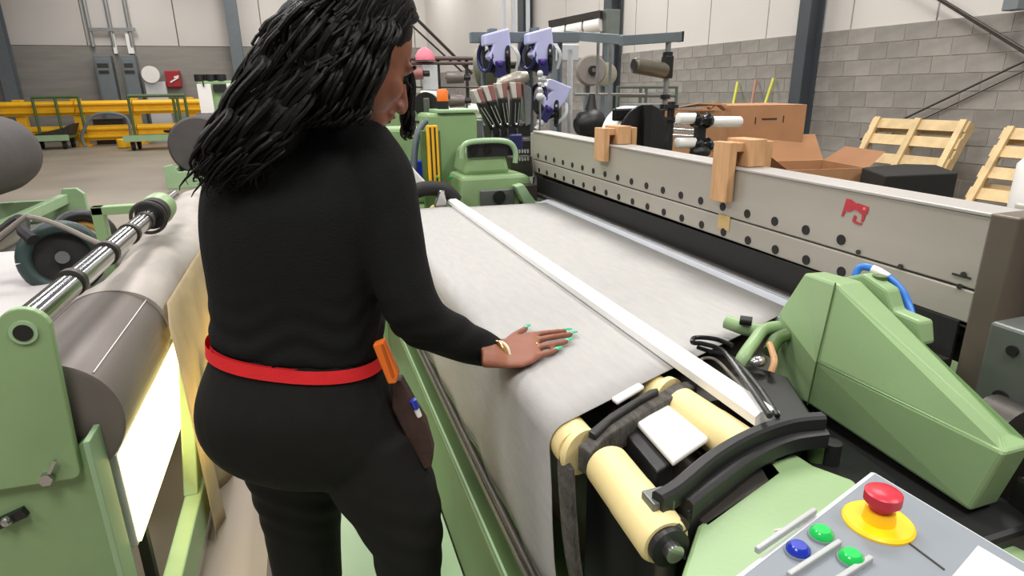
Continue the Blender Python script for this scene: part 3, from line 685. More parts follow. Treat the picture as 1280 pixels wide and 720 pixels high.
# nozzle bundle
NW = mat('nozzle_white', (206, 200, 194), .4, 0, .1, 20)
for (tl1, tr1, cl1, cr1, bl1, br1) in (((590, 113), (602, 110), (598, 129), (607, 128), (612, 161), (620, 159)), ((603, 108), (617, 106), (610, 127), (621, 125), (621, 159), (629, 157)),
                           ((620, 104), (634, 103), (625, 123), (635, 122), (630, 158), (638, 157)), ((638, 103), (652, 103), (641, 123), (652, 122), (641, 158), (649, 157))):
    q = lambda p: py(p[0], p[1], 3.95)
    mid = lambda p, r_: ((p[0] + r_[0]) / 2, (p[1] + r_[1]) / 2)
    tm1, cm1 = mid(tl1, tr1), mid(cl1, cr1)
    nz = MB().prism([q(cl1), q(cr1), q(br1), q(bl1)], (0, .07, 0)).build('weft_nozzle', BLACK, loom, bevel=.006)
    MB().prism([q(tl1), q(tm1), q(cm1), q(cl1)], (0, .07, 0)).build('white_cap', NW, nz, bevel=.005)
    MB().prism([q(tm1), q(tr1), q(cr1), q(cm1)], (0, .07, 0)).build('rose_cap', ROSE, nz, bevel=.005)
    for f in (.25, .7):
        A = q(cl1).lerp(q(cr1), f) + V(0, -.008, -.03); B = q(bl1).lerp(q(br1), f) + V(0, -.008, .02)
        MB().tube([A, B], .0035, 6, smooth=False).build('nozzle_wire', STEEL, nz)
    B = q(mid(bl1, br1)); MB().ball(B + V(0, -.012, .01), .010, 10, 6).build('nozzle_eye', STEEL, nz)
    MB().tube([B + V(0, .03, .01), B + V(-.01, -.03, -.07), py(612, 182, 3.70), py(585, 186, 3.66)], .010, 8).build('feed_hose', BLACK, loom, smooth=True)
MB().prism([py(x, y, 3.94) for x, y in ((654, 104), (664, 110), (663, 155), (657, 158))], (0, .08, 0)).build('silver_guard', STEEL, loom, bevel=.004)
MB().prism([py(x, y, 3.96) for x, y in ((612, 157), (652, 155), (664, 150), (664, 235), (626, 235), (618, 195))], (0, .18, 0)).build('nozzle_body', BLACK, loom, bevel=.01)
MB().box((1.18, 3.78, .97), (1.52, 4.1, 1.33)).build('nozzle_block', BLACK, loom, bevel=.02)
MB().box((1.24, 3.72, 1.26), (1.32, 3.76, 1.36)).build('navy_valve', NAVY, loom, bevel=.01)
c = py(638, 99, 4.02); MB().lathe(c + V(-.09, 0, -.04), c + V(.12, 0, .02), [(0, .02), (.2, .045), (.7, .05), (1, .03)], 18).build('foil_cover', mat('foil', (150, 145, 134), .35, .5, .25, 30, .6, 40), loom, smooth=True)
for k in range(6):
    for zz in (1.27, 1.225):
        c = V(1.165 + k * .017, 3.44, zz); MB().lathe(c, c + UP * .022, [(0, .006), (.5, .008), (1, .005)], 8).build('selvedge_needle', STEEL, loom)
MB().box((1.15, 3.45, .97), (1.28, 3.55, 1.25)).build('selvedge_block', DKSTEEL, loom, bevel=.006)
MB().box((1.13, 3.20, .97), (1.22, 3.30, 1.12)).build('cutter_block', DKSTEEL, loom, bevel=.006)
c = V(1.20, 3.24, 1.06); MB().lathe(c, c + UP * .10, [(0, .018), (.5, .012), (1, .02)], 12).build('cutter_spindle', STEEL, loom, smooth=True)
MB().box((1.296, 3.48, .97), (1.40, 3.52, 1.38)).build('beam_end_plate', BEAM, loom, bevel=.004)

# ================================================================== THE CLOTH ON THE LOOM
def y_edge(X): return .884 + (X - .366) * .42
prof = [(1.20, 1.0475), (1.0, 1.0475), (.80, 1.048), (.66, 1.050), (.55, 1.0495), (.45, 1.0495)]
R_ = .046
for k in range(1, 9):
    a = PI / 2 + k * PI / 16
    prof.append((.41 + R_ * math.cos(a), 1.0045 + R_ * math.sin(a)))
prof += [(.363, .93), (.365, .85), (.370, .76), (.378, .68), (.39, .63), (.405, .615)]
rows = []; NY = 26
for i, (X, z) in enumerate(prof):
    ya = y_edge(max(X, .40)) if X > .41 or z > 1.0 else .884
    row = []
    for j in range(NY + 1):
        yb = 3.10 if X < .80 else 3.02 + .1 * (1.2 - X)
        Y = ya + (yb - ya) * j / NY
        sag = .006 * math.sin(j * .9) * (1 if z < .95 else 0) * (1 - z) * 6
        row.append(V(X - abs(sag), Y, z))
    rows.append(row)
cl = MB()
n = NY + 1
vs_ = [p for r in rows for p in r]
cl.add(vs_, [(i * n + j, i * n + j + 1, (i + 1) * n + j + 1, (i + 1) * n + j) for i in range(len(rows) - 1) for j in range(NY)])
co = cl.build('woven_cloth', CLOTH, smooth=True)
so = co.modifiers.new('thickness', 'SOLIDIFY'); so.thickness = .002; so.offset = 0
tag(co, 'pale grey woven cloth stretched over the loom and down its front', 'cloth')

# wooden clamp brackets on the beam
def bracket(Y0, Y1, zt, zf, label):
    t = thing('wood_bracket', label, 'bracket', V(1.33, (Y0 + Y1) / 2, 1.375 + tilt(Y0)), 'wooden brackets straddling the steel beam')
    zb = 1.3745 + tilt(Y0) + .0008
    ym = (Y0 + Y1) / 2
    MB().box((1.268, Y0, zf), (1.2945, Y1, zt)).build('front_board', WOOD, t, bevel=.002)
    MB().box((1.2945, ym - .012, zb + .004), (1.325, ym + .02, zt - .006)).build('spacer', CARDD, t, bevel=.002)
    MB().box((1.325, Y0 - .02, zb), (1.39, Y1 + .01, zt + .008)).build('rear_block', WOOD, t, bevel=.002)
    MB().box((1.404, Y0, zf), (1.43, Y1, zt)).build('back_board', WOOD, t, bevel=.002)
    MB().box((1.2945, Y0 + .005, zt - .03), (1.404, Y1 - .005, zt - .002)).build('top_cleat', WOOD, t, bevel=.002)
bracket(2.50, 2.60, 1.455, 1.31, 'wooden bracket on the steel beam, the farther and smaller looking one')
bracket(1.635, 1.72, 1.455, 1.265, 'wooden bracket on the steel beam, the nearer one in front of the carton')
q = px(905, 278, 1.2995); o = MB().box(q + V(-.0015, -.03, -.024), q + V(0, .03, .024)).build('tape_patch', GLUEY, low)
# ================================================================== PLATFORM
pf = MB().box((-.262, .2, 0), (.335, 3.24, .146)).build('platform', DKSTEEL, bevel=.004)
tag(pf, 'green topped operator platform between the loom and the roll stand', 'platform')
MB().box((-.235, .2, .146), (.335, 3.24, .15)).build('green_deck', GREEN_L, pf)

# ================================================================== ROLL STAND ON THE LEFT
st = thing('roll_stand', 'green end-plated stand carrying the grey fabric roll at left', 'roll stand', V(-.72, 2.6, 0))
YS = 1.70
def plate(y0, th, name, m, pts): return MB().prism([V(x, y0, z) for x, z in pts], (0, th, 0)).build(name, m, st, bevel=.004)
arc = [(-.694 + .058 * math.cos(a), 1.078 + .058 * math.sin(a)) for a in [PI * .06 + PI * .88 * k / 10 for k in range(11)]]
rc = [(-.678 + .022 * math.cos(a), .672 + .022 * math.sin(a)) for a in [-PI / 2 * k / 5 for k in range(6)]]
up_ = plate(YS, .022, 'upper_plate', GREEN, arc + [(-1.0, .95), (-1.02, .66)] + [(x, z) for x, z in reversed(rc)] )
MB().cyl((-.694, YS - .006, 1.075), (-.694, YS + .001, 1.075), .030, 28).build('bearing_ring', GREEN_L, up_, smooth=True)
MB().cyl((-.694, YS - .008, 1.075), (-.694, YS - .001, 1.075), .021, 24).build('bearing_hole', BLACK, up_, smooth=True)
bo = py(60, 596, YS); hx = MB().cyl(bo, bo + V(0, -.02, 0), .017, 6).build('hex_bolt', STEEL, up_)
MB().bar(bo + V(.0, -.012, .0), bo + V(.03, -.012, .05), .008, .008).build('bolt_pin', STEEL, up_)
lp = plate(YS + .023, .03, 'lower_plate', GREEN, [(-.622, .76), (-.622, .0), (-1.15, .0), (-1.15, .70), (-.70, .70)])
MB().box((-.622, YS - .035, .0), (-.606, YS + .06, .772)).build('plate_flange', GREEN_L, lp, bevel=.003)
so_ = py(18, 645, YS + .02); MB().bar(so_ + V(-.04, -.006, -.012), so_ + V(.03, -.006, .012), .02, .026).build('slot', BLACK, lp)
MB().ball(so_ + V(-.01, -.02, 0), .014, 12, 8).build('slot_bolt', STEEL, lp)
plate(5.50, .03, 'far_plate', GREEN, [(-.66, .86), (-.60, .3), (-.60, 0), (-1.1, 0), (-1.0, .6), (-.78, .86)])
MB().box((-.985, 3.36, 0), (-.935, 3.42, 1.12)).build('shaft_post', GREEN, st, bevel=.004)
MB().box((-.985, 3.36, 1.08), (-.72, 3.42, 1.12)).build('shaft_arm', GREEN, st, bevel=.004)
for x0 in (-.56, -1.05):
    MB().box((x0, YS + .05, .06), (x0 + .06, 5.50, .20)).build('cross_beam', GREEN, st, bevel=.006)
MB().prism([V(-.562, 2.22, .20), V(-.562, 2.40, .20), V(-.562, 2.62, .62), V(-.562, 2.54, .62)], (.05, 0, 0)).build('brace', GREEN, st, bevel=.004)
sh = MB().cyl((-.695, YS + .02, 1.09), (-.695, 3.50, 1.10), .036, 28).build('chrome_shaft', CHROME, st, smooth=True)
for Y, r in ((2.05, .042), (2.42, .043), (2.75, .042), (3.02, .040)):
    MB().cyl((-.695, Y, 1.095), (-.695, Y + .03, 1.095), r, 24).build('collar', DKSTEEL, sh, smooth=True)
MB().torus((-.695, 3.12, 1.095), (0, 1, 0), .070, .008, 28, 8).build('wire_ring', DKSTEEL, sh, smooth=True)
MB().cyl((-.695, 3.18, 1.098), (-.695, 3.26, 1.098), .068, 28).build('black_flange', RUBBER, sh, smooth=True)
MB().lathe((-.695, 3.26, 1.098), (-.695, 3.50, 1.100), [(0, .062), (.2, .075), (.6, .070), (1, .045)], 24).build('green_clamp', GREEN, sh, smooth=True)
MB().cyl((-.695, 3.50, 1.10), (-.695, 3.76, 1.10), .028, 20).build('shaft_tip', CHROME, sh, smooth=True)
# fabric roll
rl = thing('fabric_roll', 'grey fabric roll with a pale wrapped far half below the chrome shaft', 'fabric roll', V(-.72, 3.5, .58))
MB().lathe((-.722, 1.76, .785), (-.722, 2.44, .785), [(0, .165), (.01, .176), (.99, .176), (1, .17)], 48).build('bare_roll', WRAP, rl, smooth=True)
seam = MB().box((-.6, 1.78, .914), (-.597, 2.42, .9155)); seam.build('roll_seam', CLOTHE, rl)
wr_ = MB(); rings = []
for i in range(30):
    Y = 2.42 + i * (5.40 - 2.42) / 29; ring = []
    for k in range(48):
        a = 2 * PI * k / 48
        R = .182 + .016 * math.sin(2 * a + Y * 2.2) + .012 * math.sin(3 * a - Y * 5) + .006 * math.sin(Y * 17 + a)
        ring.append(V(-.722 + R * math.cos(a), Y, .785 + R * math.sin(a)))
    rings.append(ring)
wr_.loft(rings); wr_.build('wrapped_roll', WRAPL, rl, smooth=True)
MB().cyl((-.722, 1.722, .785), (-.722, 5.50, .785), .04, 18).build('core', DKSTEEL, rl, smooth=True)
# hanging fabric
dv = []; ND, NZ = 64, 18
for i in range(ND + 1):
    for j in range(NZ + 1):
        t = j / NZ
        Y0 = 2.44 - .26 * min(1, t * 2.4); Y = Y0 + i * (5.0 - Y0) / ND
        if t < .22:
            an = math.radians(30 - 15 * t / .22); X = -.722 + .212 * math.cos(an); z = .785 + .212 * math.sin(an)
        else:
            t2 = (t - .22) / .78; z = .84 - t2 * .83
            X = -.517 + .035 * math.sin(min(1, t2 * 3) * PI / 2) + (.020 * math.sin(i * .75) + .012 * math.sin(i * 1.9 + t * 2)) * (.1 + t2)
        dv.append(V(X, Y, z))
dm = MB().add(dv, [(i * (NZ + 1) + j, (i + 1) * (NZ + 1) + j, (i + 1) * (NZ + 1) + j + 1, i * (NZ + 1) + j + 1) for i in range(ND) for j in range(NZ)])
do = dm.build('hanging_fabric', DRAPE, smooth=True); so = do.modifiers.new('thickness', 'SOLIDIFY'); so.thickness = .0015
tag(do, 'rippled fabric hanging from the roll, glowing golden from a lamp behind', 'fabric')
# inspection lamp under the roll
il = thing('inspection_lamp', 'long lit diffuser lamp glowing white under the grey roll', 'lamp', V(-.60, 2.5, .40))
MB().box((-.625, 1.80, .33), (-.60, 3.6, .645)).build('lamp_housing', PANELW, il, bevel=.004)
MB().box((-.60, 1.81, .34), (-.592, 3.59, .64)).build('diffuser', LAMPW, il)
for Y in (1.9, 3.5): MB().box((-.635, Y, .0), (-.605, Y + .03, .33)).build('lamp_leg', DKSTEEL, il)
# pale sheet covered block beyond the shaft and the reel on it
p = py(0, 330, 3.0)
o = MB().box((-2.6, 2.55, 0), (-1.06, 4.2, .78)).build('covered_bench', mat('pale_sheet', (180, 176, 176), .6, 0, .05, 4)); b_ = o.modifiers.new('b', 'BEVEL'); b_.width = .04; b_.segments = 3
tag(o, 'pale sheet covered bench at the left edge behind the chrome shaft', 'bench')
c = py(78, 322, 3.4)
re_ = thing('hose_reel', 'dark green ringed reel on the pale bench behind the shaft', 'reel', V(c.x, c.y, .78))
ax = V(.35, -1, .25).normalized()
MB().torus(c, ax, .148, .033, 36, 10).build('outer_ring', mat('reel_green', (44, 62, 60), .45), re_, smooth=True)
MB().torus(c - ax * .04, ax, .11, .010, 36, 8).build('inner_ring', GREEN_D, re_, smooth=True)
MB().cyl(c - ax * .08, c - ax * .03, .125, 32).build('back_disc', BLACK, re_, smooth=True)
MB().cyl(c - ax * .05, c + ax * .03, .03, 16).build('hub', STEEL, re_, smooth=True)
MB().cyl(c - ax * .09, V(c.x, c.y + .1, .78), .03, 12).build('reel_leg', DKSTEEL, re_)
MB().box((c.x - .14, c.y + .02, .78), (c.x + .08, c.y + .2, .80)).build('reel_foot', DKSTEEL, re_)
c2 = py(105, 300, 3.8)
re2 = thing('hose_reel', 'second reel with yellow rim just behind the dark green ring', 'reel', V(c2.x, c2.y, .78))
MB().torus(c2, ax, .136, .030, 32, 10).build('outer_ring', BLACK, re2, smooth=True)
MB().torus(c2 - ax * .03, ax, .09, .022, 32, 8).build('inner_ring', mat('ochre', (180, 140, 70), .5), re2, smooth=True)
MB().cyl(c2 - ax * .03, V(c2.x, c2.y + .08, .78), .03, 12).build('reel_leg', DKSTEEL, re2)
MB().box((c2.x - .12, c2.y + .02, .78), (c2.x + .06, c2.y + .16, .80)).build('reel_foot', DKSTEEL, re2)
o = MB().tube([V(-1.62, 3.2, .80), py(20, 280, 3.3), py(40, 272, 3.3), py(75, 282, 3.2), py(110, 298, 3.1), py(128, 306, 3.05)], .012, 8).build('grey_hose', CABLE, smooth=True); tag(o, 'grey hose arching over the reels by the left edge', 'hose')
o = MB().tube([V(-1.66, 3.35, .785), py(18, 278, 3.5), py(30, 290, 3.4), py(42, 300, 3.35)], .028, 8).build('bent_lever', RUBBER, smooth=True); tag(o, 'black bent lever on the bench left of the reels', 'lever')

# ================================================================== CREEL AND FEEDERS BEHIND THE FAR END
YF = 4.75
cs = thing('creel_stand', 'grey crossbar creel stand behind the far end of the loom', 'creel stand', V(2.1, 4.9, 0))
a, b = py(588, 47, YF), py(722, 47, YF); MB().bar(a, b, .07, .075).build('crossbar', BEAMG, cs, bevel=.004)
a2, b2 = py(708, 44, YF + .75), py(783, 50, YF); MB().bar(a2, b2, .07, .075).build('crossbar', BEAMG, cs, bevel=.004)
a3, b3 = py(776, 51, YF), py(850, 46, YF); MB().bar(a3, b3, .07, .075).build('crossbar', BEAMG, cs, bevel=.004)
MB().box(b3 + V(.0, -.04, -.04), b3 + V(.012, .04, .04)).build('end_cap', BLACK, cs)
def post(x, ytop, Y, r, m, name='post'):
    p = py(x, ytop, Y); MB().cyl((p.x, Y, 0), (p.x, Y, p.z), r, 14).build(name, m, cs, smooth=True); return p
pp = post(836, 48, YF, .022, PIPE)
for y in (68, 121, 133):
    q = py(836, y, YF); MB().cyl((pp.x, YF, q.z - .018), (pp.x, YF, q.z + .018), .042, 16).build('collar', BLACK, cs)
q = py(835, 84, YF); cl_ = MB().box((pp.x - .035, YF - .045, q.z - .09), (pp.x + .035, YF + .045, q.z + .09)).build('clamp', BLACK, cs, bevel=.01)
e = py(788, 82, YF); tb_ = MB().lathe((e.x, YF - .06, e.z), (pp.x - .03, YF - .03, q.z - .03), [(0, .05), (.04, .062), (.9, .062), (1, .05)], 22).build('drum_tube', OLIVE, cs, smooth=True)
MB().cyl((e.x - .006, YF - .06, e.z), (e.x + .02, YF - .06, e.z), .05, 20).build('tube_mouth', BLACK, cs)
q = py(836, 140, YF); MB().box((pp.x - .04, YF - .05, q.z - .06), (pp.x + .04, YF + .05, q.z + .03)).build('clamp', BLACK, cs, bevel=.01)
post(713, 62, YF + .1, .024, PANELW); post(748, 45, YF + .5, .014, PIPE); post(764, 50, YF + .4, .014, PIPE)
MB().box(py(700, 60, YF + .3) + V(0, 0, -.1), py(724, 60, YF + .3) + V(0, .1, .03)).build('sensor_box', PANELW, cs, bevel=.008)
a, b = py(718, 118, YF + .6), py(806, 118, YF + .6); MB().cyl(a, b, .012, 10).build('tie_rail', PIPE, cs)
for x in (630, 642, 660):
    p = py(x, 40, YF + .02); MB().cyl((p.x, YF + .02, p.z - .04), (p.x, YF + .02, 4.2), .016, 10).build('riser_tube', PANELW, cs, smooth=True)
for x in (603, 662, 700): # legs down to the floor
    p = py(x, 50, YF + .06); MB().cyl((p.x, YF + .06, 0), (p.x, YF + .06, p.z), .02, 10).build('post', BEAMG, cs, smooth=True)
def feeder(x, y, Y, label, rot=0):
    c = py(x, y, Y)
    t = thing('yarn_feeder', label, 'yarn feeder', V(c.x, c.y, c.z - .2), 'purple headed yarn feeders')
    M = Matrix.Rotation(rot, 3, 'Y')
    def Q(u, v, d=0): return c + M @ V(u, d, v)
    MB().prism([Q(u, v, -.06) for u, v in ((-.105, .10), (.08, .145), (.095, .02), (.07, -.11), (-.02, -.13), (-.08, -.05), (-.045, .03), (-.105, .02))], (0, .12, 0)).build('head', LILAC, t, bevel=.012)
    MB().prism([Q(u, v, -.075) for u, v in ((-.035, -.08), (.05, -.08), (.05, -.20), (-.02, -.20))], (0, .10, 0)).build('body', NAVY, t, bevel=.01)
    MB().ell(Q(.0, -.10, -.08), (V(.022, 0, 0), V(0, .015, 0), V(0, 0, .022))).build('purple_cap', mat('violet', (74, 40, 140), .35), t, smooth=True)
    MB().torus(Q(.095, -.06, .03), V(1, -.35, 0), .11, .020, 30, 8).build('yarn_ring', BLACKGL, t, smooth=True)
    MB().torus(Q(-.075, -.05, .05), V(1, .25, 0), .10, .016, 30, 8).build('yarn_ring', NAVY, t, smooth=True)
    MB().lathe(Q(-.06, -.08, .02), Q(.09, -.07, .06), [(0, .08), (.3, .095), (.8, .09), (1, .06)], 24).build('drum', BLACK, t, smooth=True)
    for k in range(3): MB().tube([Q(.10 + .012 * k, .03, -.03), Q(.145 + .008 * k, -.05, -.05), Q(.13 + .006 * k, -.15, -.03)], .006, 6).build('balloon_wire', PANELW, t, smooth=True)
    MB().lathe(Q(.01, -.20, -.05), Q(.005, -.28, -.05), [(0, .025), (.4, .03), (.6, .015), (1, .02)], 14).build('eyelet', PANELW, t, smooth=True)
    MB().box(Q(.0, .08, .06) - V(.025, 0, .02), Q(.0, .10, .10) + V(.025, .06, .05)).build('mount', BEAMG, t)
    return c, Q
f1, Q1 = feeder(621, 62, YF - .12, 'purple headed yarn feeder in front of the grey cone, left of the pair')
f2, Q2 = feeder(674, 60, YF - .12, 'purple headed yarn feeder on the crossbar, right of the pair')
f3, Q3 = feeder(690, 122, YF - .05, 'lower tilted yarn feeder with bluish head beside the beam', .6)
for Q, x, y, n in ((Q2, 676, 98, 4),):
    t = thing('bead_rod', 'vertical rod of white beads below the right yarn feeder', 'rod', V(py(x, y, 4.5).x, 4.5, .0))
    b0 = py(675, 90, 4.5)
    MB().cyl((b0.x, 4.5, 0), (b0.x, 4.5, b0.z), .008, 8).build('rod', STEEL, t)
    for k, (yy, r) in enumerate(((92, .024), (99, .016), (105, .016), (112, .02), (121, .032))):
        q = py(675, yy, 4.5); MB().ball((b0.x, 4.5, q.z), r, 12, 8).build('bead', PANELW, t, smooth=True)
# yarn cone left of the first feeder
c = py(604, 85, 5.05)
t = thing('yarn_cone', 'large grey yarn cone left of the first purple feeder', 'yarn cone', V(c.x, c.y, c.z - .18))
MB().lathe(c + V(-.04, .1, .0), c + V(.16, -.02, .02), [(0, .06), (.12, .15), (.5, .165), (.9, .13), (1, .10)], 30).build('yarn', CONE, t, smooth=True)
MB().cyl(c + V(.16, -.02, .02), c + V(.28, -.09, .02), .03, 12).build('cone_core', DKSTEEL, t)
# creel rack further back on the left with bobbins
YK = 6.4
cr_ = thing('bobbin_rack', 'dark barred bobbin rack behind the face', 'rack', V(1.2, YK, 0))
for y, r in ((73, .022), (79, .018)):
    a, b = py(500, y, YK), py(592, y, YK); MB().cyl(a, b, r, 10).build('bar', mat('maroon_bar', (96, 80, 78), .5, .2), cr_, smooth=True)
a, b = py(505, 109, YK), py(598, 109, YK); MB().cyl(a, b, .008, 8).build('bar', DKSTEEL, cr_)
for x in (507, 548, 584):
    p = py(x, 72, YK); MB().cyl((p.x, YK + .03, 0), (p.x, YK + .03, p.z), .018, 8).build('post', DKSTEEL, cr_)
o = boxpx(MB(), 528, 81, 548, 112, YK - .05, .04).build('white_board', PANELW, cr_)
o = boxpx(MB(), 505, 100, 526, 116, YK + .1, .04).build('white_board', WHITE, cr_)
p = py(531, 70, YK); t = MB().lathe((p.x, YK, p.z - .04), (p.x, YK, p.z + .08), [(0, .10), (.3, .10), (.8, .06), (1, .02)], 18).build('pink_cone', PINK, smooth=True); tag(t, 'pink cone on the bar right of the forehead', 'cone')
for x, y, Ln, m, lab in ((520, 92, 18, ROSE, 'brown bobbin beside the face'), (569, 97, 22, WRAP, 'grey bobbin on the upper row of the rack'), (570, 126, 22, WRAP, 'grey bobbin on the lower row of the rack'), (540, 121, 28, CLOTHE, 'pale cream bobbin on the rack above the orange beacon'), (592, 137, 14, WHITE, 'short white bobbin left of the nozzle bundle'), (552, 139, 20, PANELW, 'white bobbin just behind the orange beacon')):
    a = py(x - Ln / 2, y, YK - .1); b = py(x + Ln / 2, y, YK - .14)
    t = thing('bobbin', lab, 'bobbin', V(a.x, YK - .1, a.z - .06), 'bobbins on the rack')
    MB().lathe(a, b, [(0, .055), (.05, .062), (.9, .055), (1, .05)], 18).build('yarn', m, t, smooth=True)
    MB().cyl(b, b + V(.06, 0, 0), .03, 10).build('tip', BLACK, t)
    MB().cyl(a + V(.02, .0, 0), V(a.x + .02, YK, a.z), .012, 8).build('pin', DKSTEEL, t)
# green machinery behind the tall casing
o = thing('rear_machine', 'green machine body standing behind the tall loom casing', 'machine', V(1.0, 5.4, 0))
MB().box((.55, 5.0, 0), (1.15, 5.6, 1.50)).build('body', GREEN, o, bevel=.03)
MB().box((1.15, 5.0, 0), (1.62, 5.5, 1.42)).build('body', GREEN_D, o, bevel=.03)
MB().tube([V(.9, 4.98, 1.5), V(1.0, 4.95, 1.56), V(1.12, 4.93, 1.40), V(1.2, 4.93, 1.2)], .04, 10).build('duct', mat('slate_hose2', (108, 118, 122), .5), o, smooth=True)
MB().box((1.25, 4.96, 1.20), (1.50, 5.0, 1.40)).build('cover', GREYPLATE, o, bevel=.01)

# white roller bank and grey box near the far column
YW = 9.0
wbk = thing('roller_bank', 'overhead bank of white tubes under a dark rail beside the column', 'roller bank', V(4.0, YW, 0))
a, b = py(688, 31, YW), py(752, 18, YW - .6)
MB().bar(a, b, .12, .10).build('rail', DKSTEEL, wbk)
for k in range(3):
    p = a.lerp(b, (k + .06) / 3) + V(0, -.02, -.13); q = a.lerp(b, (k + .94) / 3) + V(0, -.02, -.13)
    MB().cyl(p, q, .09, 18).build('white_tube', WHITE, wbk, smooth=True)
for k in range(1, 3):
    p = a.lerp(b, k / 3); MB().box(p + V(-.03, -.05, -.28), p + V(.03, .05, .02)).build('hanger', DKSTEEL, wbk)
q = b + V(.05, 0, -.1); MB().box(q + V(-.02, -.1, -.25), q + V(.19, .1, .16)).build('end_box', mat('grey_green_box', (104, 112, 106), .5), wbk, bevel=.01)
MB().box((q.x + .03, q.y - .05, 0), (q.x + .14, q.y + .05, q.z - .24)).build('support_post', BEAMG, wbk)
p = a + V(.05, .03, 0); MB().box((p.x, p.y, 0), (p.x + .1, p.y + .1, p.z)).build('support_post', BEAMG, wbk)
# grey reel discs and black motor behind the near posts
c = py(738, 88, 6.2)
t = thing('yarn_reel', 'grey round yarn reel with dark hub behind the creel posts', 'yarn reel', V(c.x, 6.2, 0))
MB().lathe(c + V(0, -.04, 0), c + V(.04, .10, 0), [(0, .14), (.1, .155), (.9, .155), (1, .14)], 32).build('reel', mat('reel_grey', (128, 122, 116), .7, 0, .12, 8), t, smooth=True)
MB().cyl(c + V(0, -.08, 0), c + V(0, -.04, 0), .045, 20).build('hub', BLACK, t, smooth=True)
MB().cyl(c + V(0, -.085, 0), c + V(0, -.08, 0), .022, 14).build('hub_cap', GREYPLATE, t)
MB().bar(c + V(.02, .12, 0), V(c.x + .02, c.y + .12, 0), .05, .05).build('stand', BEAMG, t)
c = py(757, 93, 6.6)
t = thing('yarn_reel', 'smaller grey reel partly behind the dark hubbed reel', 'yarn reel', V(c.x, 6.6, 0))
MB().lathe(c + V(0, 0, 0), c + V(.04, .10, 0), [(0, .11), (.1, .13), (.9, .13), (1, .11)], 28).build('reel', CONE, t, smooth=True)
MB().bar(c + V(.02, .12, 0), V(c.x + .02, c.y + .12, 0), .05, .05).build('stand', BEAMG, t)
c = py(735, 150, 4.6)
t = thing('black_motor', 'black rounded motor behind the left end of the beam', 'motor', V(c.x, 4.6, 0))
MB().lathe(c + V(-.10, 0, -.05), c + V(.12, 0, .0), [(0, .06), (.2, .10), (.7, .115), (1, .07)], 22).build('casing', BLACK, t, smooth=True)
MB().lathe(c + V(.02, 0, .05), c + V(.03, 0, .20), [(0, .06), (.4, .04), (1, .022)], 16).build('neck', BLACK, t, smooth=True)
MB().box((c.x - .05, 4.55, 0), (c.x + .05, 4.65, c.z - .05)).build('pedestal', DKSTEEL, t)
# thin rail frame and desk in front of the block wall
t = thing('rail_frame', 'thin grey green rail frame in front of the block wall', 'rail', V(5.0, 9.6, 0))
YQ = 9.6
for y in (109, 120):
    MB().cyl(py(771, y, YQ), py(846, y, YQ), .022, 8).build('rail', mat('rail_green', (96, 106, 98), .5), t)
for x in (772, 801, 808, 846):
    p = py(x, 108, YQ); MB().cyl((p.x, YQ, 0), (p.x, YQ, p.z), .026, 8).build('post', MATS['rail_green'], t)
a = py(795, 130, 7.4); b = py(830, 138, 7.4)
t = thing('grey_desk', 'small grey desk below the rail frame', 'desk', V((a.x + b.x) / 2, 7.5, 0))
MB().box((a.x, 7.2, a.z - .06), (b.x, 7.8, a.z)).build('top', GREYCAB, t, bevel=.01)
for x in (a.x + .04, b.x - .04):
    for Y in (7.25, 7.75): MB().box((x - .025, Y - .025, 0), (x + .025, Y + .025, a.z - .06)).build('leg', GREYCAB, t)

# spool with black flange, and white tube holder behind the beam
c = py(803, 172, 3.30)
t = thing('flanged_spool', 'white spool with big black flange behind the beam', 'spool', V(c.x, 3.4, 0))
MB().cyl(c + V(-.03, .17, 0), c + V(0, 0, 0), .18, 36).build('white_core', WHITE, t, smooth=True)
fl = MB().cyl(c, c + V(.004, -.02, 0), .190, 36).build('flange', BLACK, t, smooth=True)
MB().box(c + V(-.03, -.07, -.2), c + V(.02, -.035, .19)).build('upright_bar', BLACK, t, bevel=.004)
MB().box(c + V(-.20, -.02, .10), c + V(-.02, .02, .17)).build('guard_bar', BLACKGL, t, bevel=.01)
MB().box((c.x - .1, c.y - .05, 0), (c.x + .08, c.y + .12, c.z - .15)).build('pedestal', BLACK, t)
c = py(838, 150, 3.75); t2_ = thing('black_stand', 'slim black stand with steel rollers right of the black flange', 'stand', V(c.x, 3.75, 0))
MB().cyl((c.x, 3.75, 0), (c.x, 3.75, c.z + .12), .025, 12).build('post', BLACK, t2_, smooth=True)
for dz in (.10, .02): MB().cyl((c.x, 3.75, c.z + dz - .02), (c.x, 3.75, c.z + dz), .05, 16).build('collar', BLACK, t2_)
for dz in (-.02, -.06, -.1): MB().cyl((c.x, 3.75, c.z + dz), (c.x + .24, 3.70, c.z + dz - .02), .016, 12).build('steel_roller', STEEL, t2_, smooth=True)
c = py(876, 165, 3.3)
t = thing('tube_holder', 'black holder carrying four white tubes behind the beam', 'tube holder', V(c.x, 3.3, 0))
MB().box((c.x - .028, 3.28, 0), (c.x + .028, 3.34, c.z + .10)).build('post', BLACK, t, bevel=.01)
for (xa, xb, y, ya) in ((847, 869, 148, 0), (886, 926, 152, 0), (845, 869, 179, 0), (888, 926, 183, 0)):
    a = py(xa, y, 3.28); b = py(xb, y, 3.28)
    tu = MB().lathe((a.x, 3.28, a.z), (b.x, 3.28, b.z), [(0, .024), (.04, .032), (.96, .032), (1, .024)], 20).build('white_tube', WHITE, t, smooth=True)
for y in (150, 181):
    q = py(877, y, 3.28)
    MB().lathe((q.x - .065, 3.28, q.z), (q.x + .065, 3.28, q.z - .004), [(0, .036), (.2, .048), (.45, .03), (.55, .03), (.8, .048), (1, .036)], 20).build('hub', BLACKGL, t, smooth=True)
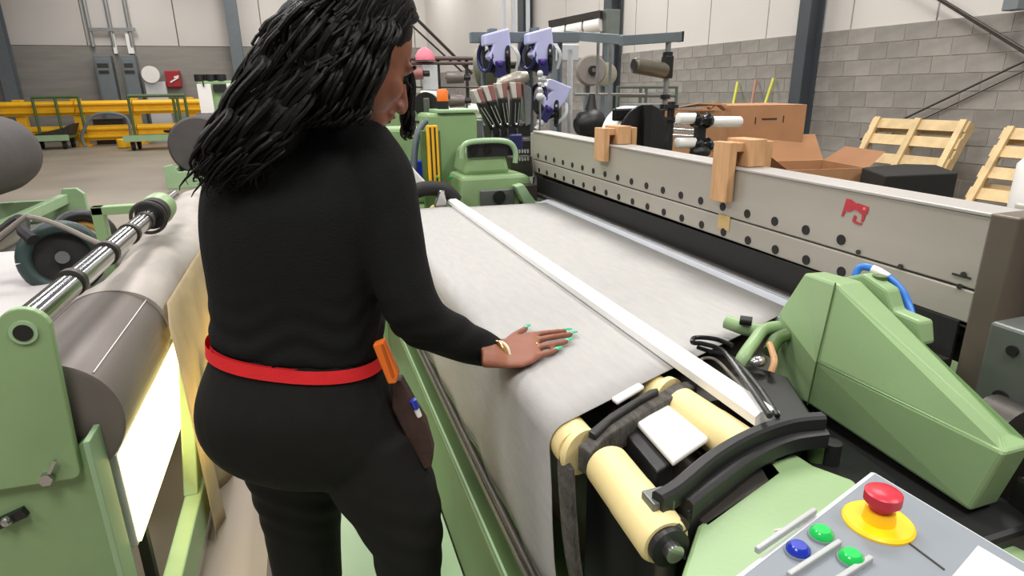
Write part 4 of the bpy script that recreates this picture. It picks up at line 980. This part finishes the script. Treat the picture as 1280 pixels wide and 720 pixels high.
MB().ell(py(875, 190, 3.26), (V(.07, 0, 0), V(0, .05, 0), V(0, 0, .04))).build('foot_cover', BLACK, t, smooth=True)

# ================================================================== CARTONS AND PALLETS ON THE RIGHT
def carton(x0, x1, ytop, d, depth, label, openb=False, yaw=0., z0=0, name='carton'):
    a = pd(x0, ytop, d); b = pd(x1, ytop, d); z = (a.z + b.z) / 2
    u = V(b.x - a.x, b.y - a.y, 0); L = u.length; u.normalize(); u = Matrix.Rotation(yaw, 3, 'Z') @ u; nn = V(-u.y, u.x, 0)
    A = V(a.x, a.y, z0)
    t = thing(name, label, 'cardboard box', A + u * L / 2 + nn * depth / 2)
    T = .012
    def wl(o, uu, ln, vv, w_, nm='side'): MB().prism([o, o + uu * ln, o + uu * ln + vv * w_, o + vv * w_], (0, 0, z - z0)).build(nm, CARD if nm == 'side' else CARDD, t)
    wl(A, u, L, nn, T); wl(A + nn * (depth - T), u, L, nn, T); wl(A + nn * T, u, T, nn, depth - 2 * T); wl(A + nn * T + u * (L - T), u, T, nn, depth - 2 * T)
    if not openb:
        MB().prism([A + UP * (z - z0), A + UP * (z - z0) + u * L, A + UP * (z - z0) + u * L + nn * depth, A + UP * (z - z0) + nn * depth], (0, 0, .012)).build('lid', CARD, t)
    else:
        MB().prism([A, A + u * L, A + u * L + nn * depth, A + nn * depth], (0, 0, .012)).build('bottom', CARDD, t)
    return t, A, u, nn, L, z
t, A, u, nn, L, z = carton(914, 1011, 133, 5.6, .75, 'tall closed carton with printed marks in front of the dark column', yaw=.05)
for k, (f0, f1, z0, z1) in enumerate(((.33, .345, -.15, -.09), (.70, .715, -.14, -.08), (.42, .62, -.115, -.10))):
    o = MB().prism([A + u * L * f0 + UP * (z + z0) - nn * .002, A + u * L * f1 + UP * (z + z0) - nn * .002, A + u * L * f1 + UP * (z + z1) - nn * .002, A + u * L * f0 + UP * (z + z1) - nn * .002], nn * .0015).build('print_mark', INK, t)
MB().tube([A + u * -.02 + nn * .1 + UP * (z - .02), A + u * -.12 + nn * .05 + UP * (z + .03), A + u * -.2 + UP * (z - .01)], .02, 6).build('torn_flap', CARDD, t)
t, A, u, nn, L, z = carton(838, 902, 139, 5.2, .5, 'open carton with a pale flap folded out behind the white tubes', True)
pts = [pd(835, 127, 5.5), pd(858, 126, 5.6), pd(908, 135, 5.2), pd(872, 139, 5.0)]
zz = z + .004
MB().prism([V(p.x, p.y, z + .004 + .02 * i) for i, p in enumerate(pts)], (0, 0, .008)).build('flap', mat('pale_cardboard', (214, 180, 146), .8, 0, .05, 5), t)
t, A, u, nn, L, z = carton(985, 1092, 212, 4.9, .62, 'low open carton with raised flaps left of the pallets', True, .10)
for (o_, uu, ln, tip) in ((A + nn * .62, u, L, nn * .10 + UP * .22), (A, nn, .62, u * -.18 + UP * .14), (A + u * L, nn, .62, u * .16 + UP * .12)):
    b0 = o_ + UP * z; MB().prism([b0, b0 + uu * ln, b0 + uu * (ln - .05) + tip, b0 + uu * .05 + tip], nn * .006 + u * .004).build('flap', CARD if uu is u else CARDD, t)
# black bin
pb = [pd(1078, 207, 4.9), pd(1128, 212, 5.1), pd(1168, 222, 5.0), pd(1192, 246, 4.5), pd(1105, 233, 4.4)]
zb = 1.0
t = MB().prism([V(p.x, p.y, 0) for p in pb], (0, 0, zb)).build('black_bin', mat('bin_black', (24, 23, 22), .75), bevel=.01)
tag(t, 'black flat topped bin in front of the leaning pallet', 'bin')
# pallets
def pallet(s0, s1, n_top, n_bot, zt, label, sk=0):
    A = W(s0, n_bot, .02); B = W(s1, n_bot, .02); C_ = W(s0 + sk, n_top, zt)
    u = (B - A); L = u.length; u.normalize(); v = (C_ - A); Hh = v.length; v.normalize(); nr = v.cross(u).normalized()
    if nr.dot(WN) < 0: nr = -nr
    t = thing('pallet', label, 'pallet', V((A.x + B.x) / 2, (A.y + B.y) / 2, 0), 'wooden pallets leaning on the block wall')
    def slab(o, a_, la, b_, lb, th, nm): return MB().prism([o, o + a_ * la, o + a_ * la + b_ * lb, o + b_ * lb], nr * th).build(nm, PALLET, t)
    for f in (0, .47, .94): slab(A + u * L * f, u, L * .05, v, Hh, .09, 'stringer')
    for f in (.0, .17, .36, .55, .74, .90):
        slab(A + v * Hh * f + nr * .0915, u, L, v, .10 * Hh, .018, 'deck_board')
    for f in (.0, .45, .90): slab(A + v * Hh * f - nr * .019, u, L, v, .09 * Hh, .018, 'bottom_board')
    # front cleats over the boards as the photo shows
    for f in (.02, .46, .90): slab(A + u * L * f + nr * .1105, u, L * .06, v, Hh, .04, 'cleat')
    return t
sa, sb = wall_s(1122), wall_s(1248)
pallet(sb, sa, .24, .86, 1.17, 'pale wooden pallet leaning on the block wall right of the cartons')
sc, sd = wall_s(1300), wall_s(1470)
pallet(sd, sc, .34, 1.0, 1.12, 'wooden pallet at the right picture edge beside the white roll')
p = pd(1318, 240, 4.6)
t = thing('white_roll', 'upright roll in white wrap at the right picture edge', 'roll', V(p.x, p.y, 0))
MB().lathe((p.x, p.y, 0), (p.x, p.y, 1.12), [(0, .24), (.02, .26), (.92, .26), (.97, .22), (1, .12)], 32).build('wrap', WHITE, t, smooth=True)
MB().cyl((p.x, p.y, 1.12), (p.x, p.y, 1.14), .05, 16).build('core', CARD, t)
# poles leaning on the wall behind the carton
for x0, x1, y0, y1, m, lab in ((917, 922, 128, 103, LIME, 'lime green pole leaning at the wall, the left one behind the carton'), (940, 945, 128, 100, TERRA, 'terracotta pole leaning between the two lime poles'), (957, 967, 128, 98, LIME, 'lime green pole leaning at the wall, the right one behind the carton')):
    a = on_wall(x0, y0, .22); b = on_wall(x1, y1, .05)
    k = a.z / (b.z - a.z); foot = a - (b - a) * k
    foot = V(foot.x, foot.y, .0); tag(MB().cyl(foot + UP * .02, b, .022, 8).build('leaning_pole', m), lab, 'pole')

# ================================================================== THE PERSON
CX, CY, CZ = [Vector((ROT[0][i], ROT[1][i], ROT[2][i])) for i in range(3)]
def ringpx(y, xl, xr, d, dep, n=28, k=1., pw=2.3, sl=0.):
    a = pd(xl, y, d); b = pd(xr, y, d); c = (a + b) / 2; h = (b - a) / 2 * k; dv_ = FH * dep * k
    out = []
    for i in range(n):
        t = 2 * PI * i / n; cs_, sn = math.cos(t), math.sin(t)
        cc = math.copysign(abs(cs_) ** (2 / pw), cs_); ss = math.copysign(abs(sn) ** (2 / pw), sn)
        out.append(c + h * cc + dv_ * ss + UP * (sl * ss))
    return out
def lerp_rings(keys, k=1., grow=0.):
    """keys = (y, xl, xr, d, dep); cubic-ish densification"""
    pts = [Vector((a[0], a[1], a[2])) for a in keys]; q = [Vector((a[3], a[4], 0)) for a in keys]
    P1, Q1_ = spline(pts, 4), spline(q, 4)
    return [ringpx(p.x, p.y, p.z, r.x, r.y + grow, k=k) for p, r in zip(P1, Q1_)]
def remesh(parts, voxel, smooth_it=6, factor=.5):
    me = bpy.data.meshes.new('tmp'); v = []; f = []
    for m in parts:
        o_ = len(v); v += [tuple(p) for p in m.v]; f += [[i + o_ for i in x] for x in m.f]
    me.from_pydata(v, [], f)
    bm = bmesh.new(); bm.from_mesh(me); bmesh.ops.recalc_face_normals(bm, faces=bm.faces); bm.to_mesh(me); bm.free()
    ob = bpy.data.objects.new('tmp', me); COL.objects.link(ob)
    r = ob.modifiers.new('r', 'REMESH'); r.mode = 'VOXEL'; r.voxel_size = voxel; r.use_smooth_shade = True
    if smooth_it: s_ = ob.modifiers.new('s', 'SMOOTH'); s_.iterations = smooth_it; s_.factor = factor
    dg = bpy.context.evaluated_depsgraph_get(); dg.update()
    out = bpy.data.meshes.new_from_object(ob.evaluated_get(dg)); bpy.data.objects.remove(ob); 
    return out
def link_mesh(me, name, m, parent):
    org = Vector(parent['_o']); me.transform(Matrix.Translation(-org)); me.materials.clear(); me.materials.append(m)
    for p in me.polygons: p.use_smooth = True
    o = bpy.data.objects.new(name, me); COL.objects.link(o); o.parent = parent; o['_o'] = tuple(org); return o
torso_k = [(150, 372, 470, 1.225, .062), (163, 330, 486, 1.222, .082), (185, 288, 497, 1.215, .105), (215, 264, 502, 1.205, .120), (255, 256, 500, 1.19, .128), (300, 258, 492, 1.18, .128), (345, 265, 484, 1.17, .122), (385, 269, 480, 1.165, .120), (420, 270, 479, 1.16, .122), (436, 270, 477, 1.16, .124)]
hip_k = [(416, 275, 474, 1.16, .118), (440, 268, 476, 1.16, .126), (465, 259, 480, 1.16, .140), (490, 253, 488, 1.16, .152), (515, 254, 499, 1.165, .156), (538, 262, 511, 1.17, .150), (560, 282, 521, 1.175, .135), (578, 312, 530, 1.18, .11)]
lleg_k = [(535, 285, 415, 1.24, .09), (570, 303, 424, 1.26, .092), (610, 319, 427, 1.28, .088), (650, 331, 425, 1.295, .080), (690, 339, 425, 1.30, .074), (725, 345, 427, 1.30, .068)]
rleg_k = [(535, 390, 514, 1.155, .10), (570, 400, 528, 1.15, .102), (605, 416, 544, 1.145, .098), (640, 441, 551, 1.14, .090), (675, 464, 553, 1.135, .080), (725, 474, 551, 1.13, .070)]
def leg_rings(keys, k=1., grow=0.):
    r = lerp_rings(keys, k, grow); last = r[-1]; c = sum(last, Vector()) / len(last)
    back_ = -FH * .0
    for z, s_, off in ((.50, .98, 0), (.42, .92, .012), (.34, .86, .014), (.26, .72, .008), (.185, .66, 0)):
        if z < c.z - .01: r.append([V(c.x + (p.x - c.x) * s_ - .02 * off, c.y + (p.y - c.y) * s_ + off, z) for p in last])
    return r, c
rarm = [((455, 192), 1.19, .066), ((474, 225), 1.165, .068), ((487, 280), 1.14, .062), ((498, 330), 1.12, .057), ((512, 378), 1.105, .056), ((527, 400), 1.115, .054), ((556, 416), 1.16, .049), ((588, 430), 1.21, .044), ((618, 441), 1.262, .035)]
larm = [((300, 205), 1.28, .062), ((298, 260), 1.32, .058), ((300, 330), 1.34, .052), ((330, 372), 1.37, .050), ((380, 385), 1.42, .045), ((420, 390), 1.46, .036)]
def hemtilt(rings, nlast=9, tl=.022, up_=.012):
    N_ = len(rings)
    for i in range(N_ - nlast, N_):
        w_ = (i - (N_ - nlast)) / (nlast - 1); c = sum(rings[i], Vector()) / len(rings[i]); hw = max((p - c).dot(RH) for p in rings[i])
        for p in rings[i]: p.z += w_ * (up_ - tl * (p - c).dot(RH) / hw)
    return rings
def arm_mb(keys, k=1., sub=0.):
    pts = [pd(x, y, d) for (x, y), d, r in keys]; rs = [r - sub for _, _, r in keys]
    sp = spline(pts, 6); m = MB()
    def rad(t):
        f = t * (len(rs) - 1); i = min(int(f), len(rs) - 2); return (rs[i] + (rs[i + 1] - rs[i]) * (f - i)) * k
    m.tube(sp, 1., 16, taper=rad, smooth=False); m.ball(pts[0], rs[0] * k); return m
hipc = pd(400, 500, 1.16)
person = thing('person', 'person in black sweater and black trousers leaning to touch the cloth', 'person', V(hipc.x, hipc.y, .15))

# ---- head frame
HC = pd(455, 70, 1.225)
hf0 = V(.94, .33, 0).normalized(); hl = V(-hf0.y, hf0.x, 0); PT = math.radians(31)
hf = hf0 * math.cos(PT) - UP * math.sin(PT); hu = hf0 * math.sin(PT) + UP * math.cos(PT)
def HP(f, l, u): return HC + hf * f + hl * l + hu * u
def hell(c, r, n=20, m=12): return MB().ell(HP(*c), (hf * r[0], hl * r[1], hu * r[2]), n, m)
head = [hell((-.012, 0, .028), (.094, .074, .090)), hell((.030, 0, -.030), (.060, .060, .085)), hell((.058, 0, -.092), (.030, .036, .030)),
        hell((.074, 0, .020), (.017, .048, .014)), hell((.052, .034, -.032), (.030, .026, .030)), hell((.052, -.034, -.032), (.030, .026, .030)),
        hell((.088, 0, -.072), (.012, .025, .013)), hell((.083, 0, -.085), (.013, .022, .010)),
        hell((-.006, .074, -.018), (.018, .008, .030)), hell((-.006, -.074, -.018), (.018, .008, .030)),
        MB().tube([HP(.084, 0, .006), HP(.097, 0, -.018), HP(.110, 0, -.041), HP(.104, 0, -.052)], .0115, 10, taper=lambda t: .75 + .5 * t),
        hell((.098, .011, -.049), (.012, .010, .009)), hell((.098, -.011, -.049), (.012, .010, .009)),
        MB().tube([HP(-.03, 0, -.03), HP(-.035, 0, -.09), pd(415, 150, 1.225), pd(410, 185, 1.215)], .056, 18)]
# ---- right hand flat on the cloth
ZH = 1.064
def hp(x, y, z=ZH): return pz(x, y, z)
wr1 = hp(614, 443, 1.085)
palm = MB()
def pring(x, y0, y1, z, th):
    a = hp(x, y0, z); b = hp(x + (y1 - y0) * .10, y1, z); c = (a + b) / 2; h = (b - a) / 2
    return [c + h * math.cos(2 * PI * i / 16) + UP * th * math.sin(2 * PI * i / 16) for i in range(16)]
palm.loft([pring(600, 426, 455, 1.090, .024), pring(618, 427, 457, 1.080, .021), pring(632, 425, 459, 1.070, .0165), pring(650, 419, 458, 1.0665, .0155), pring(664, 416, 453, 1.066, .0145), pring(673, 416, 447, 1.065, .011)])
fing = [[(660, 420, 1.066), (678, 417, 1.070), (694, 415, 1.066), (706, 414, 1.0605)],
        [(662, 428, 1.067), (682, 423, 1.071), (700, 420, 1.066), (713, 418, 1.0605)],
        [(662, 437, 1.066), (680, 433, 1.070), (696, 430, 1.065), (708, 427, 1.0600)],
        [(659, 446, 1.065), (674, 444, 1.067), (686, 441, 1.063), (695, 438, 1.0595)],
        [(632, 429, 1.068), (641, 421, 1.066), (650, 415, 1.063), (657, 411, 1.061)]]
hand = [palm]
for i, f in enumerate(fing):
    r = (.0082, .0085, .0082, .0072, .0092)[i]
    pts = [hp(*q) for q in f]; hand.append(MB().tube(pts, r, 10, taper=lambda t: 1.05 - .22 * t)); hand.append(MB().ball(pts[-1], r * .83))
    hand.append(MB().ball(hp(*f[0]), r * 1.15))
lh = [MB().tube([pd(415, 390, 1.455), pd(432, 395, 1.48), pd(446, 402, 1.50)], .030, 12, taper=lambda t: 1 - .35 * t)]
for k in range(4):
    lh.append(MB().tube([pd(444, 398 + 4 * k, 1.50), pd(455, 402 + 4 * k, 1.52), pd(460, 410 + 4 * k, 1.53)], .0085, 8))
lh.append(MB().tube([pd(428, 392, 1.47), pd(438, 384, 1.46), pd(448, 382, 1.47)], .0095, 8))
lr, lc_ = leg_rings(lleg_k, .90); rr2, rc_ = leg_rings(rleg_k, .90)
feet = []
for c in (lc_, rc_):
    dir_ = V(.86, .5, 0)
    feet.append(MB().ell(V(c.x, c.y, .185) + dir_ * .04, (dir_ * .09, V(-dir_.y, dir_.x, 0) * .028, UP * .026)))
body_parts = [MB().loft(hemtilt(lerp_rings(torso_k, .93))), MB().loft(lerp_rings(hip_k, .93)), MB().loft(lr), MB().loft(rr2), arm_mb(rarm, .85), arm_mb(larm, .85)] + head + hand + lh + feet
body = link_mesh(remesh(body_parts, .0042, 4), 'body', SKIN, person)
# ---- clothes
sw = remesh([MB().loft(hemtilt(lerp_rings(torso_k, 1.))), arm_mb(rarm), arm_mb(larm), MB().tube([pd(436, 138, 1.225), pd(418, 156, 1.222)], .064, 20)], .0065, 10)
NS = [v.normal.copy() for v in sw.vertices]
for v in sw.vertices:                                    # folds round the waist, elbow and under the arm
    p = v.co; q = NS[v.index]
    wv = math.sin(p.z * 120 + 5 * math.sin(p.x * 11 + p.y * 13) + 3 * math.sin(p.x * 31)) * .0022 * max(0, 1 - abs(p.z - 1.17) / .12)
    p += q * wv
link_mesh(sw, 'sweater', KNIT, person)
lr, _ = leg_rings(lleg_k); rr2, _ = leg_rings(rleg_k)
pn_ = remesh([MB().loft(lerp_rings(hip_k, 1.)), MB().loft(lr), MB().loft(rr2)], .007, 10)
NS = [v.normal.copy() for v in pn_.vertices]
for v in pn_.vertices:
    p = v.co; v.co = p + NS[v.index] * (.0025 * math.sin(p.z * 90 + p.x * 50) * max(0, 1 - abs(p.z - .70) / .18))
link_mesh(pn_, 'trousers', DENIM, person)
for c in (lc_, rc_):
    dir_ = V(.86, .5, 0); sd_ = V(-dir_.y, dir_.x, 0); cc = V(c.x, c.y, .15)
    m = MB(); rg = []
    for f, w_, h_ in ((-.075, .030, .05), (-.06, .040, .085), (0, .042, .095), (.06, .044, .075), (.12, .046, .055), (.165, .038, .045), (.185, .018, .03)):
        o_ = cc + dir_ * f
        rg.append([o_ + sd_ * w_ * math.cos(2 * PI * i / 14) + UP * (max(.001, h_ / 2 + h_ / 2 * math.sin(2 * PI * i / 14) * 1.0)) for i in range(14)])
    m.loft(rg); m.build('shoe', SHOE, person, smooth=True)
# red band showing under the sweater hem
rb = MB(); n = 48
hem_o = ringpx(437, 269, 478, 1.16, .129, n, 1.0); hem_i = ringpx(437, 271, 476, 1.16, .126, n, .97)
tl_ = lambda r: hemtilt([[Vector(q) for q in r]] * 1, 1) if False else [q + UP * (.012 - .022 * (q - pd(373, 437, 1.16)).dot(RH) / .165) for q in r]
hem_o = tl_(hem_o); hem_i = tl_(hem_i)
rb.loft([[p + UP * .006 for p in hem_o], [p - UP * .020 for p in tl_(ringpx(437, 267, 480, 1.16, .132, n))], [p - UP * .020 for p in hem_i], [p + UP * .006 for p in hem_i]], cap=False)
rb.build('red_waistband', REDBAND, person, smooth=True)
# bracelet, rings, nails, face details
for x, r in ((626, .0265), (620, .0275)):
    c = hp(x, 442.5, 1.076); ax_ = (hp(660, 434, 1.066) - hp(610, 446, 1.085)).normalized()
    MB().torus(c, ax_, r, .0032, 28, 8).build('bracelet', GOLD if x == 620 else mat('pearl', (236, 224, 196), .3), person, smooth=True)
for i, (a_, b_) in enumerate(((1, (671, 426)), (2, (672, 434)))):
    c = hp(*b_, 1.069); d = hp(*fing[a_][1]) - hp(*fing[a_][0]); MB().torus(c, d, .0088, .0022, 20, 6).build('finger_ring', GOLD, person, smooth=True)
for i, f in enumerate(fing):
    a_, b_ = hp(*f[2]), hp(*f[3]); d = (b_ - a_).normalized(); s_ = d.cross(UP).normalized(); u_ = s_.cross(d)
    o_ = b_ + d * .0095 + u_ * .0050
    MB().ell(o_, (d * .0150, s_ * .0066, u_ * .0024), 12, 8).build('fingernail', NAIL, body, smooth=True)
MB().tube([HP(.077, -.050, .022), HP(.086, -.034, .027), HP(.088, -.016, .024)], .0035, 6).build('eyebrow', HAIR, body)
MB().tube([HP(.070, -.047, -.004), HP(.083, -.034, -.006), HP(.084, -.018, -.004)], .0038, 6).build('eyelash', HAIR, body)
MB().tube([HP(.083, -.036, -.006), HP(.094, -.040, -.012)], .0022, 5, smooth=False).build('eyelash', HAIR, body)
MB().ell(HP(.0945, 0, -.0725), (hf * .008, hl * .021, hu * .0055)).build('lip', LIP, body, smooth=True)
MB().ell(HP(.0905, 0, -.0835), (hf * .008, hl * .019, hu * .006)).build('lip', LIP, body, smooth=True)
# ---- hair
rnd = random.Random(11)
hm = MB()
def hblob(x, y, d, rx, ry, rd):
    c = pd(x, y, d); s_ = (EYE - c).length / FPX
    hm.ell(c, (CX * rx * s_, CY * ry * s_, CZ * rd), 26, 16)
hm.ell(HP(-.030, 0, .050), (hf * .098, hl * .084, hu * .094), 28, 18)
hblob(414, 62, 1.215, 68, 64, .098); hblob(378, 104, 1.19, 56, 54, .085); hblob(330, 150, 1.13, 50, 52, .060); hblob(290, 190, 1.13, 38, 36, .050)
hblob(422, 105, 1.17, 36, 44, .07)
def lock(keys, r, jit, wav, n_=7):
    ph = rnd.random() * 6.28; fr = rnd.uniform(2.2, 4.2); pts = []
    jx, jy = rnd.gauss(0, jit), rnd.gauss(0, jit * .8); jd = rnd.gauss(0, .010)
    base = spline([V(*k) for k in keys], 5)
    for i, q in enumerate(base):
        t = i / (len(base) - 1); am = wav * (.25 + t)
        pts.append(pd(q.x + jx + am * math.sin(ph + fr * 6.28 * t), q.y + jy + am * .6 * math.cos(ph * 1.3 + fr * 6.28 * t), q.z + jd + .010 * math.cos(ph + fr * 6.28 * t)))
    hm.tube(pts, r, 6, taper=lambda t: (.65 + .6 * t if t < .6 else 1.01 * (1.02 - t) / .42 + .05), smooth=False)
for k in range(170):       # back of the head down the back
    s_ = rnd.random(); e_ = rnd.random()
    sx, sy = 340 + 130 * s_, 20 - 22 * math.sin(PI * s_) + rnd.uniform(0, 20)
    lock([(sx + 14, sy, 1.165), (sx - 18, sy + 30, 1.115), (385 - 70 * e_ + 20 * s_, 92 + 12 * s_, 1.095), (350 - 75 * e_ + 25 * s_, 148 + 10 * s_, 1.075), (335 - 82 * e_ + 15 * s_, 195, 1.07), (322 - 72 * e_, 222 + rnd.uniform(-14, 16), 1.075)], rnd.uniform(.0035, .0075), 6, 9)
for k in range(75):       # far silhouette on the left
    e_ = rnd.random()
    lock([(400 - 30 * e_, 5 + 14 * e_, 1.22), (350 - 8 * e_, 40 + 20 * e_, 1.20), (318 - 10 * e_, 95, 1.18), (292, 140 + 10 * e_, 1.16), (268 + 22 * e_, 185, 1.14), (258 + 40 * e_, 222 + 10 * e_, 1.13)], rnd.uniform(.0035, .007), 6, 8)
for k in range(120):       # near side of the head, over ear and cheek
    s_ = rnd.random()
    lock([(425 + 58 * s_, -2 + 22 * s_, 1.20), (432 + 60 * s_, 28 + 12 * s_, 1.135), (420 + 60 * s_, 68, 1.105), (405 + 61 * s_, 108, 1.10), (392 + 62 * s_, 138 + 6 * s_, 1.105), (375 + 74 * s_, 158 - 6 * s_, 1.10)], rnd.uniform(.003, .006), 4, 4)
for k in range(60):       # upper left crown
    s_ = rnd.random()
    lock([(440 - 60 * s_, -8 + 6 * s_, 1.19), (385 - 30 * s_, 6 + 22 * s_, 1.14), (345 - 14 * s_, 44 + 20 * s_, 1.115), (318, 92, 1.11), (292 + 10 * s_, 140, 1.10), (275 + 20 * s_, 180, 1.095)], rnd.uniform(.0035, .007), 5, 6)
for k in range(26):       # parting to the front edge
    s_ = rnd.random()
    lock([(430 + 30 * s_, -6, 1.225), (470 + 15 * s_, 12, 1.225), (494 + 6 * s_, 42 + 4 * s_, 1.235), (500 + 6 * s_, 66 + 8 * s_, 1.25 + .03 * s_), (503 + 5 * s_, 92, 1.29 + .01 * s_)], rnd.uniform(.005, .008), 2, 2)
for k in range(18):       # strand on the far side of the face
    s_ = rnd.random()
    lock([(500, 60, 1.275), (508 + 3 * s_, 95, 1.30), (508 + 5 * s_, 130, 1.315), (506 + 8 * s_, 155 + 10 * s_, 1.32), (506 + 6 * s_, 172, 1.32)], rnd.uniform(.005, .009), 2, 2)
for k in range(110):      # combed down from the parting on both sides of the head
    f0 = -.10 + .148 * rnd.random(); sd_ = -1 if k % 4 else 1; am = rnd.uniform(.002, .006); ph = rnd.random() * 6; th1 = rnd.uniform(85, 118)
    pts = []
    for i in range(16):
        th = math.radians(th1 * i / 15); ff = f0 - .035 * (i / 15) ** 2 + am * math.sin(ph + i * .9); e = math.sqrt(max(.08, 1 - ((f0 + .03) / .104) ** 2)); R1 = 1.03 + .02 * math.sin(ph)
        pts.append(HP(ff, sd_ * .086 * math.sin(th) * e * R1, .050 + .096 * math.cos(th) * e * R1 - (.02 * max(0, i - 11) / 4)))
    hm.tube(pts, rnd.uniform(.004, .0075), 6, taper=lambda t: .7 + .5 * math.sin(PI * min(1, t + .1)) , smooth=False)
hm.build('hair', HAIR, person, smooth=True)
# ---- tool pouch at the hip, orange cutter, pen
def pquad(pts, d, th, name, m, label, cat, bev=.004):
    o = MB().prism([pd(x, y, d) for x, y in pts], FH * th).build(name, m, bevel=bev); tag(o, label, cat); return o
o = pquad([(488, 480), (500, 476), (516, 505), (531, 530), (541, 565), (539, 585), (530, 588), (508, 548), (490, 512)], 1.125, .035, 'tool_pouch', LEATHER, 'brown leather tool pouch hanging at the hip', 'pouch')
o = pquad([(465, 432), (480, 426), (498, 468), (495, 480), (485, 481)], 1.095, .022, 'orange_cutter', ORANGE, 'orange handled cutter stuck in the waist pouch', 'cutter')
MB().prism([pd(x, y, 1.0945) for x, y in ((476, 431), (479, 430), (493, 470), (490, 472))], FH * -.002).build('handle_groove', mat('orange_dark', (190, 84, 20), .5), o)
pen = thing('pen', 'blue capped pen with white barrel beside the leather pouch', 'pen', pd(520, 520, 1.12))
a_, b_ = pd(516, 500, 1.125), pd(524, 520, 1.13)
MB().cyl(a_, a_.lerp(b_, .5), .0075, 12).build('cap', BLUEB, pen, smooth=True); MB().cyl(a_.lerp(b_, .5), b_, .006, 12).build('barrel', WHITE, pen, smooth=True)
